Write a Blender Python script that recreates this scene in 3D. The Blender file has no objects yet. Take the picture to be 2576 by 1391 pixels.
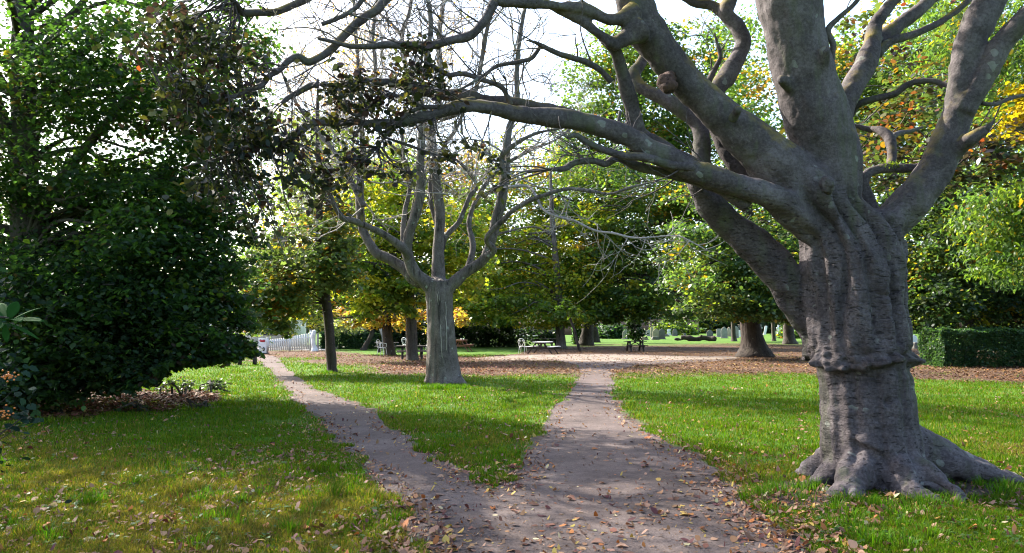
import bpy, math, random
import numpy as np
from mathutils import Vector
from mathutils.geometry import tessellate_polygon

rng = np.random.default_rng(7)
random.seed(7)
scene = bpy.context.scene
COL = scene.collection

# ------------------------------------------------------------------ camera geometry (measurements from the photo, 2576 x 1391 frame)
F, CX, CY, HZ, EYE = 2000.0, 1288.0, 695.5, 822.0, 1.6
PITCH = math.atan((HZ - CY) / F)
CP, SP = math.cos(PITCH), math.sin(PITCH)

def P(u, v, Y):
    a, b = (u - CX) / F, (CY - v) / F
    dy, dz = CP - b * SP, SP + b * CP
    s = Y / dy
    return np.array([a * s, Y, EYE + dz * s])

def G(u, v):
    a, b = (u - CX) / F, (CY - v) / F
    dy, dz = CP - b * SP, SP + b * CP
    s = -EYE / dz
    return np.array([a * s, dy * s, 0.0])

def project(x, y, z=0.0):
    dz = z - EYE
    f = y * CP + dz * SP
    up = -y * SP + dz * CP
    f = np.maximum(f, 0.05)
    return CX + F * x / f, CY - F * up / f

# ------------------------------------------------------------------ noise
def _hash(ix, iy, iz, seed):
    h = (ix * 374761393 + iy * 668265263 + iz * 2147483647 + seed * 1274126177) & 0xFFFFFFFF
    h = ((h ^ (h >> 13)) * 1274126177) & 0xFFFFFFFF
    h = h ^ (h >> 16)
    return (h & 0xFFFF) / 65535.0

def vnoise(p, seed=0):
    p = np.asarray(p, float)
    i = np.floor(p).astype(np.int64); f = p - i
    f = f * f * (3 - 2 * f)
    r = 0
    for dx in (0, 1):
        for dy in (0, 1):
            for dz in (0, 1):
                w = (f[:, 0] if dx else 1 - f[:, 0]) * (f[:, 1] if dy else 1 - f[:, 1]) * (f[:, 2] if dz else 1 - f[:, 2])
                r = r + w * _hash(i[:, 0] + dx, i[:, 1] + dy, i[:, 2] + dz, seed)
    return r * 2 - 1

def vn2(x, y, s, seed=0):
    return vnoise(np.stack([x * s, y * s, np.zeros_like(x)], 1), seed)

def sstep(a, b, x):
    t = np.clip((x - a) / (b - a), 0, 1)
    return t * t * (3 - 2 * t)

# ------------------------------------------------------------------ object helpers
def tag(o, label=None, cat=None, group=None, kind=None):
    if label: o['label'] = label
    if cat: o['category'] = cat
    if group: o['group'] = group
    if kind: o['kind'] = kind
    return o

def empty(name, loc, label, cat, group=None, rz=0):
    o = bpy.data.objects.new(name, None)
    o.empty_display_size = 0.3
    o.location = loc; o.rotation_euler = (0, 0, rz)
    COL.objects.link(o)
    return tag(o, label, cat, group)

def mesh_np(name, V, F_list, mat, parent=None, colors=None, smooth=False, origin=None, attr='Col'):
    """V (n,3); F_list: list of (m,k) index arrays."""
    V = np.asarray(V, np.float32)
    if origin is not None: V = V - np.asarray(origin, np.float32)
    me = bpy.data.meshes.new(name)
    me.vertices.add(len(V)); me.vertices.foreach_set('co', V.ravel())
    loops = np.concatenate([f.ravel() for f in F_list]).astype(np.int32)
    tot = np.concatenate([np.full(len(f), f.shape[1], np.int32) for f in F_list])
    st = np.concatenate([[0], np.cumsum(tot)[:-1]]).astype(np.int32)
    me.loops.add(len(loops)); me.loops.foreach_set('vertex_index', loops)
    me.polygons.add(len(tot)); me.polygons.foreach_set('loop_start', st)
    me.update(calc_edges=True)
    if colors is not None:
        c = np.ones((len(tot), 4), np.float32); c[:, :3] = colors
        a = me.attributes.new(attr, 'FLOAT_COLOR', 'FACE'); a.data.foreach_set('color', c.ravel())
    if smooth:
        me.polygons.foreach_set('use_smooth', np.ones(len(tot), bool))
    me.materials.append(mat)
    o = bpy.data.objects.new(name, me)
    COL.objects.link(o)
    if parent is not None: o.parent = parent
    return o

class MB:
    def __init__(s): s.V = []; s.F = {}; s.n = 0
    def add(s, V, Fs):
        V = np.asarray(V, float)
        for f in Fs:
            f = np.asarray(f, int)
            if f.ndim == 1: f = f[None]
            s.F.setdefault(f.shape[1], []).append(f + s.n)
        s.V.append(V); s.n += len(V)
        return s
    def box(s, c, size, R=None):
        c = np.asarray(c, float); h = np.asarray(size, float) / 2
        v = np.array([[x, y, z] for x in (-1, 1) for y in (-1, 1) for z in (-1, 1)]) * h
        # small chamfer feel is given by the bevel modifier where it matters
        if R is not None: v = v @ np.asarray(R).T
        return s.add(v + c, [np.array([[0, 1, 3, 2], [4, 6, 7, 5], [0, 4, 5, 1], [2, 3, 7, 6], [0, 2, 6, 4], [1, 5, 7, 3]])])
    def bar(s, a, b, w, h, up=(0, 0, 1)):
        a, b = np.asarray(a, float), np.asarray(b, float)
        d = b - a; L = np.linalg.norm(d); d /= L
        x = np.cross(d, up); x /= np.linalg.norm(x); z = np.cross(x, d)
        return s.box((a + b) / 2, (w, L, h), np.stack([x, d, z], 1))
    def tube(s, pts, rad, seg=8, cap=True):
        V, Fs = tube_geo(np.asarray(pts, float), np.asarray(rad, float), seg, cap)
        return s.add(V, Fs)
    def prism(s, prof, y0, y1):
        """profile in x,z, extruded along y"""
        n = len(prof); prof = np.asarray(prof, float)
        A = np.stack([prof[:, 0], np.full(n, y0), prof[:, 1]], 1); B = A.copy(); B[:, 1] = y1
        i = np.arange(n); j = (i + 1) % n
        s.add(np.concatenate([A, B]), [np.stack([i, j, j + n, i + n], 1)[:, ::-1], i[None, :], (i[::-1] + n)[None, :]])
        return s
    def faces(s): return [np.concatenate(f) for f in s.F.values()]
    def build(s, name, mat, parent=None, smooth=False, bevel=0, origin=None):
        o = mesh_np(name, np.concatenate(s.V), s.faces(), mat, parent, smooth=smooth, origin=origin)
        if bevel:
            m = o.modifiers.new('edge', 'BEVEL'); m.width = bevel; m.segments = 2
        return o

def catmull(pts, rad, step):
    pts = np.asarray(pts, float); rad = np.asarray(rad, float)
    if len(pts) < 3:
        n = max(2, int(np.linalg.norm(pts[1] - pts[0]) / step) + 1)
        t = np.linspace(0, 1, n)[:, None]
        return pts[0] * (1 - t) + pts[-1] * t, rad[0] * (1 - t[:, 0]) + rad[-1] * t[:, 0]
    ext = np.vstack([2 * pts[0] - pts[1], pts, 2 * pts[-1] - pts[-2]])
    out, orad = [], []
    for k in range(len(pts) - 1):
        p0, p1, p2, p3 = ext[k:k + 4]
        n = max(1, int(np.ceil(np.linalg.norm(p2 - p1) / step)))
        t = (np.arange(n) / n)[:, None]
        out.append(0.5 * (2 * p1 + (p2 - p0) * t + (2 * p0 - 5 * p1 + 4 * p2 - p3) * t ** 2 + (3 * p1 - p0 - 3 * p2 + p3) * t ** 3))
        tt = t[:, 0]; tt = tt * tt * (3 - 2 * tt)
        orad.append(rad[k] * (1 - tt) + rad[k + 1] * tt)
    out.append(pts[-1:]); orad.append(rad[-1:])
    return np.concatenate(out), np.concatenate(orad)

def tube_geo(p, r, seg=8, cap=True, rough=0.0, seed=0):
    n = len(p)
    t = np.gradient(p, axis=0); t /= np.linalg.norm(t, axis=1)[:, None] + 1e-9
    u = np.cross(t[0], [0.31, 0.95, 0.1]); u /= np.linalg.norm(u)
    us = np.zeros((n, 3)); us[0] = u
    for i in range(1, n):
        u = us[i - 1] - t[i] * np.dot(us[i - 1], t[i]); us[i] = u / (np.linalg.norm(u) + 1e-9)
    w = np.cross(t, us)
    a = np.linspace(0, 2 * np.pi, seg, endpoint=False)
    ring = us[:, None, :] * np.cos(a)[None, :, None] + w[:, None, :] * np.sin(a)[None, :, None]
    rr = np.repeat(r[:, None], seg, 1)
    V = (p[:, None, :] + ring * rr[:, :, None]).reshape(-1, 3)
    if rough:
        nz = vnoise(V / (r.mean() * 1.6) + seed, seed)
        V = V + (ring.reshape(-1, 3)) * (nz * rough * rr.ravel())[:, None]
    i = np.arange(n - 1)[:, None] * seg; j = np.arange(seg)[None, :]; k = (j + 1) % seg
    Q = np.stack([i + j, i + k, i + k + seg, i + j + seg], -1).reshape(-1, 4)
    Fs = [Q]
    if cap:
        V = np.vstack([V, p[0] - t[0] * r[0] * 0.3, p[-1] + t[-1] * r[-1] * 0.5])
        c0, c1 = n * seg, n * seg + 1; j = np.arange(seg); k = (j + 1) % seg
        Fs.append(np.concatenate([np.stack([k, j, np.full(seg, c0)], 1), np.stack([(n - 1) * seg + j, (n - 1) * seg + k, np.full(seg, c1)], 1)]))
    return V, Fs

def branch_mb(mb, pts, rad, seg=7, step=None, rough=0.0, seed=0):
    p, r = catmull(pts, rad, step or max(0.03, float(np.mean(rad)) * 1.5))
    V, Fs = tube_geo(p, r, seg, True, rough, seed)
    mb.add(V, Fs); return p, r

def px(seq, Y=None):
    """[(u, v, width_px[, Y])] -> points, radii"""
    pts, rad = [], []
    n = len(seq)
    for i, s in enumerate(seq):
        if len(s) > 3: y = s[3]
        elif isinstance(Y, tuple): y = Y[0] + (Y[1] - Y[0]) * i / (n - 1)
        else: y = Y
        pts.append(P(s[0], s[1], y)); rad.append(s[2] / 2 * y / F)
    return np.array(pts), np.array(rad)

# ------------------------------------------------------------------ materials
class NT:
    def __init__(s, name):
        s.m = bpy.data.materials.new(name); s.m.use_nodes = True
        s.t = s.m.node_tree; s.t.nodes.clear()
        s.out = s.n('ShaderNodeOutputMaterial')
    def n(s, typ, **kw):
        nd = s.t.nodes.new(typ)
        for k, v in kw.items():
            if k.startswith('i_'):
                key = k[2:].replace('_', ' ')
                nd.inputs[key].default_value = v
            else: setattr(nd, k, v)
        return nd
    def l(s, a, b): s.t.links.new(a, b)
    def coord(s, scale=(1, 1, 1), kind='Object'):
        tc = s.n('ShaderNodeTexCoord'); mp = s.n('ShaderNodeMapping'); mp.inputs['Scale'].default_value = scale
        s.l(tc.outputs[kind], mp.inputs['Vector']); return mp.outputs[0]
    def noise(s, vec, scale, detail=4, rough=0.55, dist=0):
        nd = s.n('ShaderNodeTexNoise'); nd.inputs['Scale'].default_value = scale; nd.inputs['Detail'].default_value = detail
        nd.inputs['Roughness'].default_value = rough; nd.inputs['Distortion'].default_value = dist
        s.l(vec, nd.inputs['Vector']); return nd.outputs['Fac']
    def ramp(s, fac, stops):
        nd = s.n('ShaderNodeValToRGB'); e = nd.color_ramp.elements
        while len(e) < len(stops): e.new(0.5)
        for x, (p, c) in zip(e, stops):
            x.position = p; x.color = (*c, 1) if not isinstance(c, (int, float)) else (c, c, c, 1)
        s.l(fac, nd.inputs[0]); return nd.outputs[0]
    def mix(s, fac, a, b, mode='MIX'):
        nd = s.n('ShaderNodeMix'); nd.data_type = 'RGBA'; nd.blend_type = mode
        for sock, v in ((nd.inputs[0], fac), (nd.inputs[6], a), (nd.inputs[7], b)):
            if hasattr(v, 'is_linked') or hasattr(v, 'links'): s.l(v, sock)
            elif isinstance(v, (int, float)): sock.default_value = v
            else: sock.default_value = (*v, 1)
        return nd.outputs[2]
    def math(s, op, a, b=0.5, clamp=False):
        nd = s.n('ShaderNodeMath'); nd.operation = op; nd.use_clamp = clamp
        for sock, v in ((nd.inputs[0], a), (nd.inputs[1], b)):
            if isinstance(v, (int, float)): sock.default_value = v
            else: s.l(v, sock)
        return nd.outputs[0]
    def bump(s, h, strength=0.5, dist=0.02, prev=None):
        nd = s.n('ShaderNodeBump'); nd.inputs['Strength'].default_value = strength; nd.inputs['Distance'].default_value = dist
        s.l(h, nd.inputs['Height'])
        if prev is not None: s.l(prev, nd.inputs['Normal'])
        return nd.outputs[0]
    def pbsdf(s, color, rough=0.8, normal=None, spec=0.3, metal=0):
        b = s.n('ShaderNodeBsdfPrincipled')
        if isinstance(color, tuple): b.inputs['Base Color'].default_value = (*color, 1)
        else: s.l(color, b.inputs['Base Color'])
        if isinstance(rough, (int, float)): b.inputs['Roughness'].default_value = rough
        else: s.l(rough, b.inputs['Roughness'])
        b.inputs['Specular IOR Level'].default_value = spec; b.inputs['Metallic'].default_value = metal
        if normal is not None: s.l(normal, b.inputs['Normal'])
        return b.outputs[0]
    def done(s, sh): s.l(sh, s.out.inputs['Surface']); return s.m

def leaf_mat(name, gain=(2.3, 2.35, 0.9), trans=0.5, rough=0.45, spec=0.35):
    t = NT(name)
    at = t.n('ShaderNodeAttribute'); at.attribute_name = 'Col'
    b = t.pbsdf(at.outputs['Color'], rough, None, spec)
    mul = t.mix(1.0, at.outputs['Color'], gain, 'MULTIPLY')
    tr = t.n('ShaderNodeBsdfTranslucent'); t.l(mul, tr.inputs['Color'])
    mx = t.n('ShaderNodeMixShader'); mx.inputs[0].default_value = trans
    t.l(b, mx.inputs[1]); t.l(tr.outputs[0], mx.inputs[2])
    return t.done(mx.outputs[0])

def bark_mat(name, dark, mid, light, wr=(3, 3, 26), wr_str=0.5, lichen=0.5, moss=0.3, zfade=None, furrow=False, yellow=0.0, zramp=False):
    t = NT(name)
    co = t.coord((1, 1, 1))
    big = t.noise(co, 1.3, 5, 0.6)
    fine = t.noise(co, 34, 6, 0.7)
    mott = t.noise(co, 4.2, 5, 0.65)
    base = t.ramp(t.math('ADD', t.math('ADD', t.math('MULTIPLY', big, 0.3), t.math('MULTIPLY', mott, 0.3)), t.math('MULTIPLY', fine, 0.4)), [(0.38, dark), (0.5, mid), (0.63, light)])
    # green algae streaks running down the bark
    st = t.noise(t.coord((4, 4, 0.35)), 1.2, 4, 0.6)
    base = t.mix(t.math('MULTIPLY', t.ramp(st, [(0.54, 0.0), (0.7, 1.0)]), moss), base, (0.075, 0.085, 0.045))
    # pale lichen spots and yellow lichen
    vo = t.n('ShaderNodeTexVoronoi'); vo.inputs['Scale'].default_value = 5.5
    dn = t.n('ShaderNodeTexNoise'); dn.inputs['Scale'].default_value = 9
    t.l(co, dn.inputs['Vector'])
    vec = t.n('ShaderNodeVectorMath'); vec.operation = 'ADD'; t.l(co, vec.inputs[0])
    sc = t.n('ShaderNodeVectorMath'); sc.operation = 'SCALE'; sc.inputs['Scale'].default_value = 0.12
    t.l(dn.outputs['Color'], sc.inputs[0]); t.l(sc.outputs[0], vec.inputs[1]); t.l(vec.outputs[0], vo.inputs['Vector'])
    spot = t.math('LESS_THAN', vo.outputs['Distance'], 0.2)
    gate = t.ramp(t.noise(co, 2.1, 2), [(0.52, 0.0), (0.58, 1.0)])
    base = t.mix(t.math('MULTIPLY', t.math('MULTIPLY', spot, gate), lichen), base, (0.27, 0.29, 0.25))
    if yellow:
        ge = t.n('ShaderNodeNewGeometry'); sz = t.n('ShaderNodeSeparateXYZ'); t.l(ge.outputs['Normal'], sz.inputs[0])
        upm = t.ramp(sz.outputs[2], [(0.2, 0.0), (0.62, 1.0)])
        ym = t.math('MULTIPLY', t.math('MULTIPLY', upm, t.ramp(t.noise(co, 1.6, 5, 0.7), [(0.5, 0.0), (0.6, 1.0)])), yellow)
        sp = t.n('ShaderNodeSeparateXYZ'); t.l(t.coord(), sp.inputs[0])
        ym = t.math('MULTIPLY', ym, t.ramp(t.math('DIVIDE', sp.outputs[2], 5.0), [(0.55, 0.0), (0.7, 1.0)]))
        base = t.mix(ym, base, (0.2, 0.15, 0.025))
    wrn = t.noise(t.coord(wr), 1.0, 5, 0.6, 0.6)
    dash = t.noise(t.coord((wr[0] * 1.3, wr[1] * 1.3, wr[2] * 1.5)), 1.0, 2, 0.5, 0.3)
    if furrow:
        dashm = t.ramp(wrn, [(0.33, 1.0), (0.45, 0.0)])
    else:
        dashm = t.ramp(dash, [(0.31, 1.0), (0.37, 0.0)])
    fade = None; cfade = None
    if zramp:
        sx = t.n('ShaderNodeSeparateXYZ'); t.l(t.coord(), sx.inputs[0])
        zz = t.math('DIVIDE', sx.outputs[2], 5.0)
        cfade = t.ramp(zz, [(0.0, 0.12), (0.21, 0.15), (0.26, 0.85), (0.46, 0.8), (0.62, 0.08), (1.0, 0.04)])
        fade = t.ramp(zz, [(0.0, 0.6), (0.26, 1.0), (0.5, 1.0), (0.7, 0.12), (1.0, 0.1)])
        dashm = t.math('MULTIPLY', dashm, t.ramp(zz, [(0.0, 0.8), (0.5, 1.0), (0.72, 0.14), (1.0, 0.08)]))
        dashm = t.math('MAXIMUM', dashm, t.math('MULTIPLY', cfade, t.ramp(wrn, [(0.33, 0.8), (0.4, 0.0)])))
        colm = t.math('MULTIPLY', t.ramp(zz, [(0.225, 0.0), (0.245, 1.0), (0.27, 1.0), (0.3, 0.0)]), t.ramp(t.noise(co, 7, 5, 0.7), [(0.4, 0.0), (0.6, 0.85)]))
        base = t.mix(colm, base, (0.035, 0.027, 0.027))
    if zfade:
        sx = t.n('ShaderNodeSeparateXYZ'); t.l(t.coord(), sx.inputs[0])
        mr = t.n('ShaderNodeMapRange'); t.l(sx.outputs[2], mr.inputs[0])
        for k, v in zip((1, 2, 3, 4), zfade): mr.inputs[k].default_value = v
        fade = mr.outputs[0]
        dashm = t.math('MULTIPLY', dashm, fade)
    base = t.mix(t.math('MULTIPLY', dashm, 0.8), base, tuple(0.3 * c for c in dark))
    h = t.math('SUBTRACT', wrn, t.math('MULTIPLY', dashm, 0.5))
    if fade is not None: h = t.math('MULTIPLY', h, fade)
    n1 = t.bump(h, wr_str, 0.035)
    n2 = t.bump(fine, 0.5, 0.016, n1)
    return t.done(t.pbsdf(base, 0.85, n2, 0.25))

M = {}
M['beech_bark'] = bark_mat('beech_bark', (0.026, 0.021, 0.022), (0.068, 0.056, 0.059), (0.135, 0.117, 0.12), (10, 10, 27), 0.9, 0.35, 0.55, None, yellow=0.8, zramp=True)
M['grey_bark'] = bark_mat('grey_bark', (0.05, 0.041, 0.037), (0.108, 0.09, 0.08), (0.19, 0.165, 0.15), (9, 9, 1.1), 0.9, 0.75, 0.35, furrow=True)
M['dark_bark'] = bark_mat('dark_bark', (0.03, 0.025, 0.022), (0.06, 0.05, 0.042), (0.1, 0.085, 0.07), (9, 9, 1.4), 0.9, 0.2, 0.3, furrow=True)
M['brown_bark'] = bark_mat('brown_bark', (0.022, 0.016, 0.013), (0.046, 0.034, 0.028), (0.078, 0.06, 0.05), (9, 9, 1.4), 0.9, 0.3, 0.2, furrow=True)
M['twig_bark'] = bark_mat('twig_bark', (0.18, 0.155, 0.145), (0.27, 0.24, 0.225), (0.36, 0.33, 0.315), (20, 20, 3), 0.3, 0.6, 0.2)
M['pale_bark'] = bark_mat('pale_bark', (0.25, 0.21, 0.17), (0.45, 0.4, 0.34), (0.6, 0.56, 0.5), (6, 6, 2), 0.5, 0.3, 0.1)
M['raw_wood'] = bark_mat('raw_wood', (0.04, 0.022, 0.018), (0.075, 0.042, 0.034), (0.12, 0.075, 0.06), (14, 14, 14), 1.0, 0.0, 0.0, furrow=True)
M['leaf'] = leaf_mat('leaf')
M['leaf_leather'] = leaf_mat('leaf_leather', (1.6, 2.0, 0.7), trans=0.22, rough=0.7, spec=0.03)
M['leaf_lime'] = leaf_mat('leaf_lime', (3.4, 4.2, 1.1), 0.5, 0.5, 0.3)
M['leaf_gloss'] = leaf_mat('leaf_gloss', (1.6, 1.8, 0.8), trans=0.2, rough=0.38, spec=0.35)
M['leaf_copper'] = leaf_mat('leaf_copper', (2.3, 1.9, 0.9), 0.4, 0.4, 0.35)
M['leaf_dry'] = leaf_mat('leaf_dry', (1.2, 1.0, 0.7), 0.15, 0.7, 0.2)
M['grass'] = leaf_mat('grass_blade', (1.4, 1.5, 0.5), 0.4, 0.65, 0.12)

def plain(name, c1, c2, scale=6, rough=0.7, spec=0.3, bump=0.2, stretch=(1, 1, 1), metal=0):
    t = NT(name); co = t.coord(stretch)
    n1 = t.noise(co, scale, 6, 0.6); n2 = t.noise(co, scale * 6, 4, 0.6)
    c = t.ramp(t.math('ADD', t.math('MULTIPLY', n1, 0.6), t.math('MULTIPLY', n2, 0.4)), [(0.35, c1), (0.65, c2)])
    return t.done(t.pbsdf(c, rough, t.bump(n2, bump, 0.01), spec, metal))

M['wood_dark'] = plain('wood_dark', (0.028, 0.023, 0.02), (0.06, 0.05, 0.045), 4, 0.75, stretch=(1, 8, 8))
M['wood_grey'] = plain('wood_grey', (0.2, 0.18, 0.16), (0.34, 0.31, 0.28), 4, 0.7, stretch=(1, 8, 8))
M['wood_red'] = plain('wood_red', (0.15, 0.06, 0.04), (0.26, 0.11, 0.07), 4, 0.7, stretch=(1, 8, 8))
M['wood_brown'] = plain('wood_brown', (0.1, 0.06, 0.035), (0.18, 0.11, 0.07), 4, 0.7, stretch=(1, 8, 8))
M['white_paint'] = plain('white_paint', (0.6, 0.58, 0.57), (0.8, 0.79, 0.78), 5, 0.5, bump=0.05)
M['white_metal'] = plain('white_metal', (0.65, 0.64, 0.62), (0.8, 0.79, 0.78), 8, 0.4, 0.5, 0.03)
M['stone_grey'] = plain('stone_grey', (0.15, 0.145, 0.13), (0.3, 0.29, 0.26), 3, 0.9)
M['stone_dark'] = plain('stone_dark', (0.07, 0.068, 0.06), (0.16, 0.155, 0.14), 3, 0.9)
M['stone_white'] = plain('stone_white', (0.55, 0.54, 0.52), (0.75, 0.74, 0.72), 3, 0.85)
M['stone_tan'] = plain('stone_tan', (0.22, 0.18, 0.13), (0.36, 0.31, 0.24), 3, 0.9)
M['dark_metal'] = plain('dark_metal', (0.03, 0.03, 0.032), (0.06, 0.06, 0.062), 8, 0.5, 0.5, 0.03)
M['table_blue'] = plain('table_blue', (0.3, 0.33, 0.35), (0.42, 0.45, 0.47), 5, 0.5)
M['red_paint'] = plain('red_paint', (0.4, 0.03, 0.04), (0.5, 0.05, 0.06), 5, 0.5, bump=0.03)
M['slate'] = plain('slate', (0.06, 0.06, 0.07), (0.12, 0.12, 0.13), 6, 0.7, stretch=(1, 1, 4))
M['glass'] = plain('window_glass', (0.03, 0.04, 0.05), (0.05, 0.06, 0.07), 2, 0.08, 0.6, 0.0)
M['berry'] = plain('berry', (0.5, 0.12, 0.02), (0.6, 0.18, 0.03), 8, 0.3, 0.5, 0.0)

def brick_mat():
    t = NT('old_brick'); br = t.n('ShaderNodeTexBrick'); br.inputs['Scale'].default_value = 4.2
    t.l(t.coord((1, 1, 1)), br.inputs['Vector'])
    br.inputs['Color1'].default_value = (0.2, 0.1, 0.07, 1); br.inputs['Color2'].default_value = (0.13, 0.075, 0.06, 1); br.inputs['Mortar'].default_value = (0.25, 0.23, 0.2, 1)
    return t.done(t.pbsdf(br.outputs[0], 0.9))
M['brick'] = brick_mat()

# ------------------------------------------------------------------ leaves
SHAPES = {
    'quad': np.array([[0, 0, 0], [0.48, 0.33, 0.07], [1, 0, -0.05], [0.52, -0.33, 0.07]]),
    'hex': np.array([[0, 0, 0], [0.22, 0.3, 0.05], [0.6, 0.34, 0.03], [1, 0, -0.12], [0.6, -0.34, 0.03], [0.22, -0.3, 0.05]]),
    'maple': np.array([[0, 0, 0], [0.1, 0.42, 0.06], [0.45, 0.24, 0.0], [0.62, 0.46, 0.04], [1, 0, -0.1], [0.62, -0.46, 0.04], [0.45, -0.24, 0], [0.1, -0.42, 0.06]]),
    'oval': np.array([[0, 0, 0], [0.12, 0.2, 0.03], [0.38, 0.36, 0.05], [0.7, 0.3, 0.0], [1, 0, -0.1], [0.7, -0.3, 0.0], [0.38, -0.36, 0.05], [0.12, -0.2, 0.03]]),
    'long': np.array([[0, 0, 0], [0.3, 0.15, 0.04], [0.65, 0.15, 0.0], [1, 0, -0.12], [0.65, -0.15, 0.0], [0.3, -0.15, 0.04]]),
}

def leaf_geo(cen, size, shape='quad', tilt=0.7, droop=0.35, r=None, axis=None):
    r = r or rng
    n = len(cen)
    S = SHAPES[shape]; k = len(S)
    nrm = r.normal(0, tilt, (n, 3)); nrm[:, 2] = np.abs(nrm[:, 2]) * 0.4 + 1.0
    nrm /= np.linalg.norm(nrm, axis=1)[:, None]
    if axis is None:
        t = r.normal(0, 1, (n, 3)); t[:, 2] -= droop
    else:
        t = axis + r.normal(0, 0.45, (n, 3)); t[:, 2] -= droop
    t -= nrm * np.sum(t * nrm, 1)[:, None]; t /= np.linalg.norm(t, axis=1)[:, None] + 1e-9
    if droop: 
        t[:, 2] -= droop * 0.6; t /= np.linalg.norm(t, axis=1)[:, None]
        nrm -= t * np.sum(t * nrm, 1)[:, None]; nrm /= np.linalg.norm(nrm, axis=1)[:, None] + 1e-9
    b = np.cross(nrm, t)
    sz = size * r.uniform(0.6, 1.25, n)
    wv = r.uniform(0.75, 1.2, n)
    L = S[None] * sz[:, None, None]
    V = cen[:, None, :] + t[:, None, :] * L[:, :, :1] + b[:, None, :] * L[:, :, 1:2] * wv[:, None, None] + nrm[:, None, :] * L[:, :, 2:3]
    return V.reshape(-1, 3), np.arange(n * k).reshape(n, k)

PAL = {
    'copper_dark': [((0.018, 0.026, 0.02), 6), ((0.03, 0.044, 0.018), 4), ((0.055, 0.06, 0.016), 1.5), ((0.028, 0.02, 0.024), 2.5), ((0.24, 0.05, 0.02), 0.07)],
    'lime': [((0.021, 0.04, 0.022), 5), ((0.03, 0.055, 0.02), 3), ((0.046, 0.066, 0.016), 1.4), ((0.04, 0.026, 0.02), 0.5), ((0.14, 0.1, 0.02), 0.04)],
    'copper': [((0.022, 0.02, 0.024), 6), ((0.032, 0.034, 0.018), 4), ((0.06, 0.06, 0.014), 1.5), ((0.12, 0.035, 0.02), 0.35), ((0.26, 0.06, 0.02), 0.06)],
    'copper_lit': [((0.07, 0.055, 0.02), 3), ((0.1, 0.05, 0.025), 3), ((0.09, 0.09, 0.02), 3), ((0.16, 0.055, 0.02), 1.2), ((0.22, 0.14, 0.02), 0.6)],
    'maple': [((0.075, 0.11, 0.045), 4), ((0.1, 0.125, 0.045), 2), ((0.2, 0.15, 0.02), 0.7), ((0.28, 0.11, 0.02), 0.35)],
    'yellow': [((0.2, 0.22, 0.025), 5), ((0.28, 0.24, 0.025), 2.5), ((0.12, 0.18, 0.025), 4), ((0.28, 0.16, 0.02), 0.25)],
    'oak': [((0.045, 0.085, 0.034), 5), ((0.065, 0.11, 0.032), 3), ((0.1, 0.13, 0.02), 1.2), ((0.22, 0.15, 0.015), 0.45), ((0.2, 0.085, 0.02), 0.15)],
    'bright': [((0.075, 0.125, 0.022), 4), ((0.1, 0.14, 0.024), 3), ((0.055, 0.1, 0.022), 2.5), ((0.22, 0.19, 0.02), 0.35)],
    'gold': [((0.36, 0.25, 0.015), 5), ((0.28, 0.22, 0.02), 3), ((0.14, 0.15, 0.02), 1)],
    'autumn': [((0.3, 0.15, 0.03), 3), ((0.34, 0.22, 0.05), 3), ((0.2, 0.17, 0.03), 3), ((0.24, 0.09, 0.03), 1.5)],
    'amber': [((0.3, 0.17, 0.04), 3), ((0.3, 0.24, 0.05), 4), ((0.24, 0.1, 0.03), 1), ((0.13, 0.14, 0.03), 2)],
    'dark': [((0.014, 0.03, 0.014), 5), ((0.024, 0.045, 0.018), 3), ((0.05, 0.07, 0.02), 0.6)],
    'yew': [((0.024, 0.056, 0.026), 5), ((0.036, 0.078, 0.03), 3), ((0.07, 0.11, 0.04), 0.7)],
    'pale': [((0.25, 0.26, 0.2), 3), ((0.16, 0.2, 0.1), 3), ((0.1, 0.14, 0.05), 2)],
    'litter': [((0.14, 0.08, 0.042), 4), ((0.075, 0.04, 0.026), 5), ((0.2, 0.125, 0.066), 3), ((0.2, 0.09, 0.025), 0.8), ((0.32, 0.23, 0.09), 1), ((0.2, 0.125, 0.09), 1.5)],
    'fallen': [((0.21, 0.115, 0.06), 4), ((0.13, 0.06, 0.04), 3.5), ((0.27, 0.1, 0.03), 1.4), ((0.34, 0.24, 0.06), 1.2), ((0.24, 0.145, 0.1), 4), ((0.36, 0.31, 0.18), 0.4), ((0.09, 0.03, 0.03), 1.2)],
}
def pick(pal, n, r=None, jitter=0.25):
    r = r or rng
    cols = np.array([c for c, w in PAL[pal]]); w = np.array([w for c, w in PAL[pal]], float)
    i = r.choice(len(cols), n, p=w / w.sum())
    return cols[i] * r.uniform(1 - jitter, 1 + jitter, (n, 1)) * r.uniform(0.93, 1.07, (n, 3))

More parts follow.
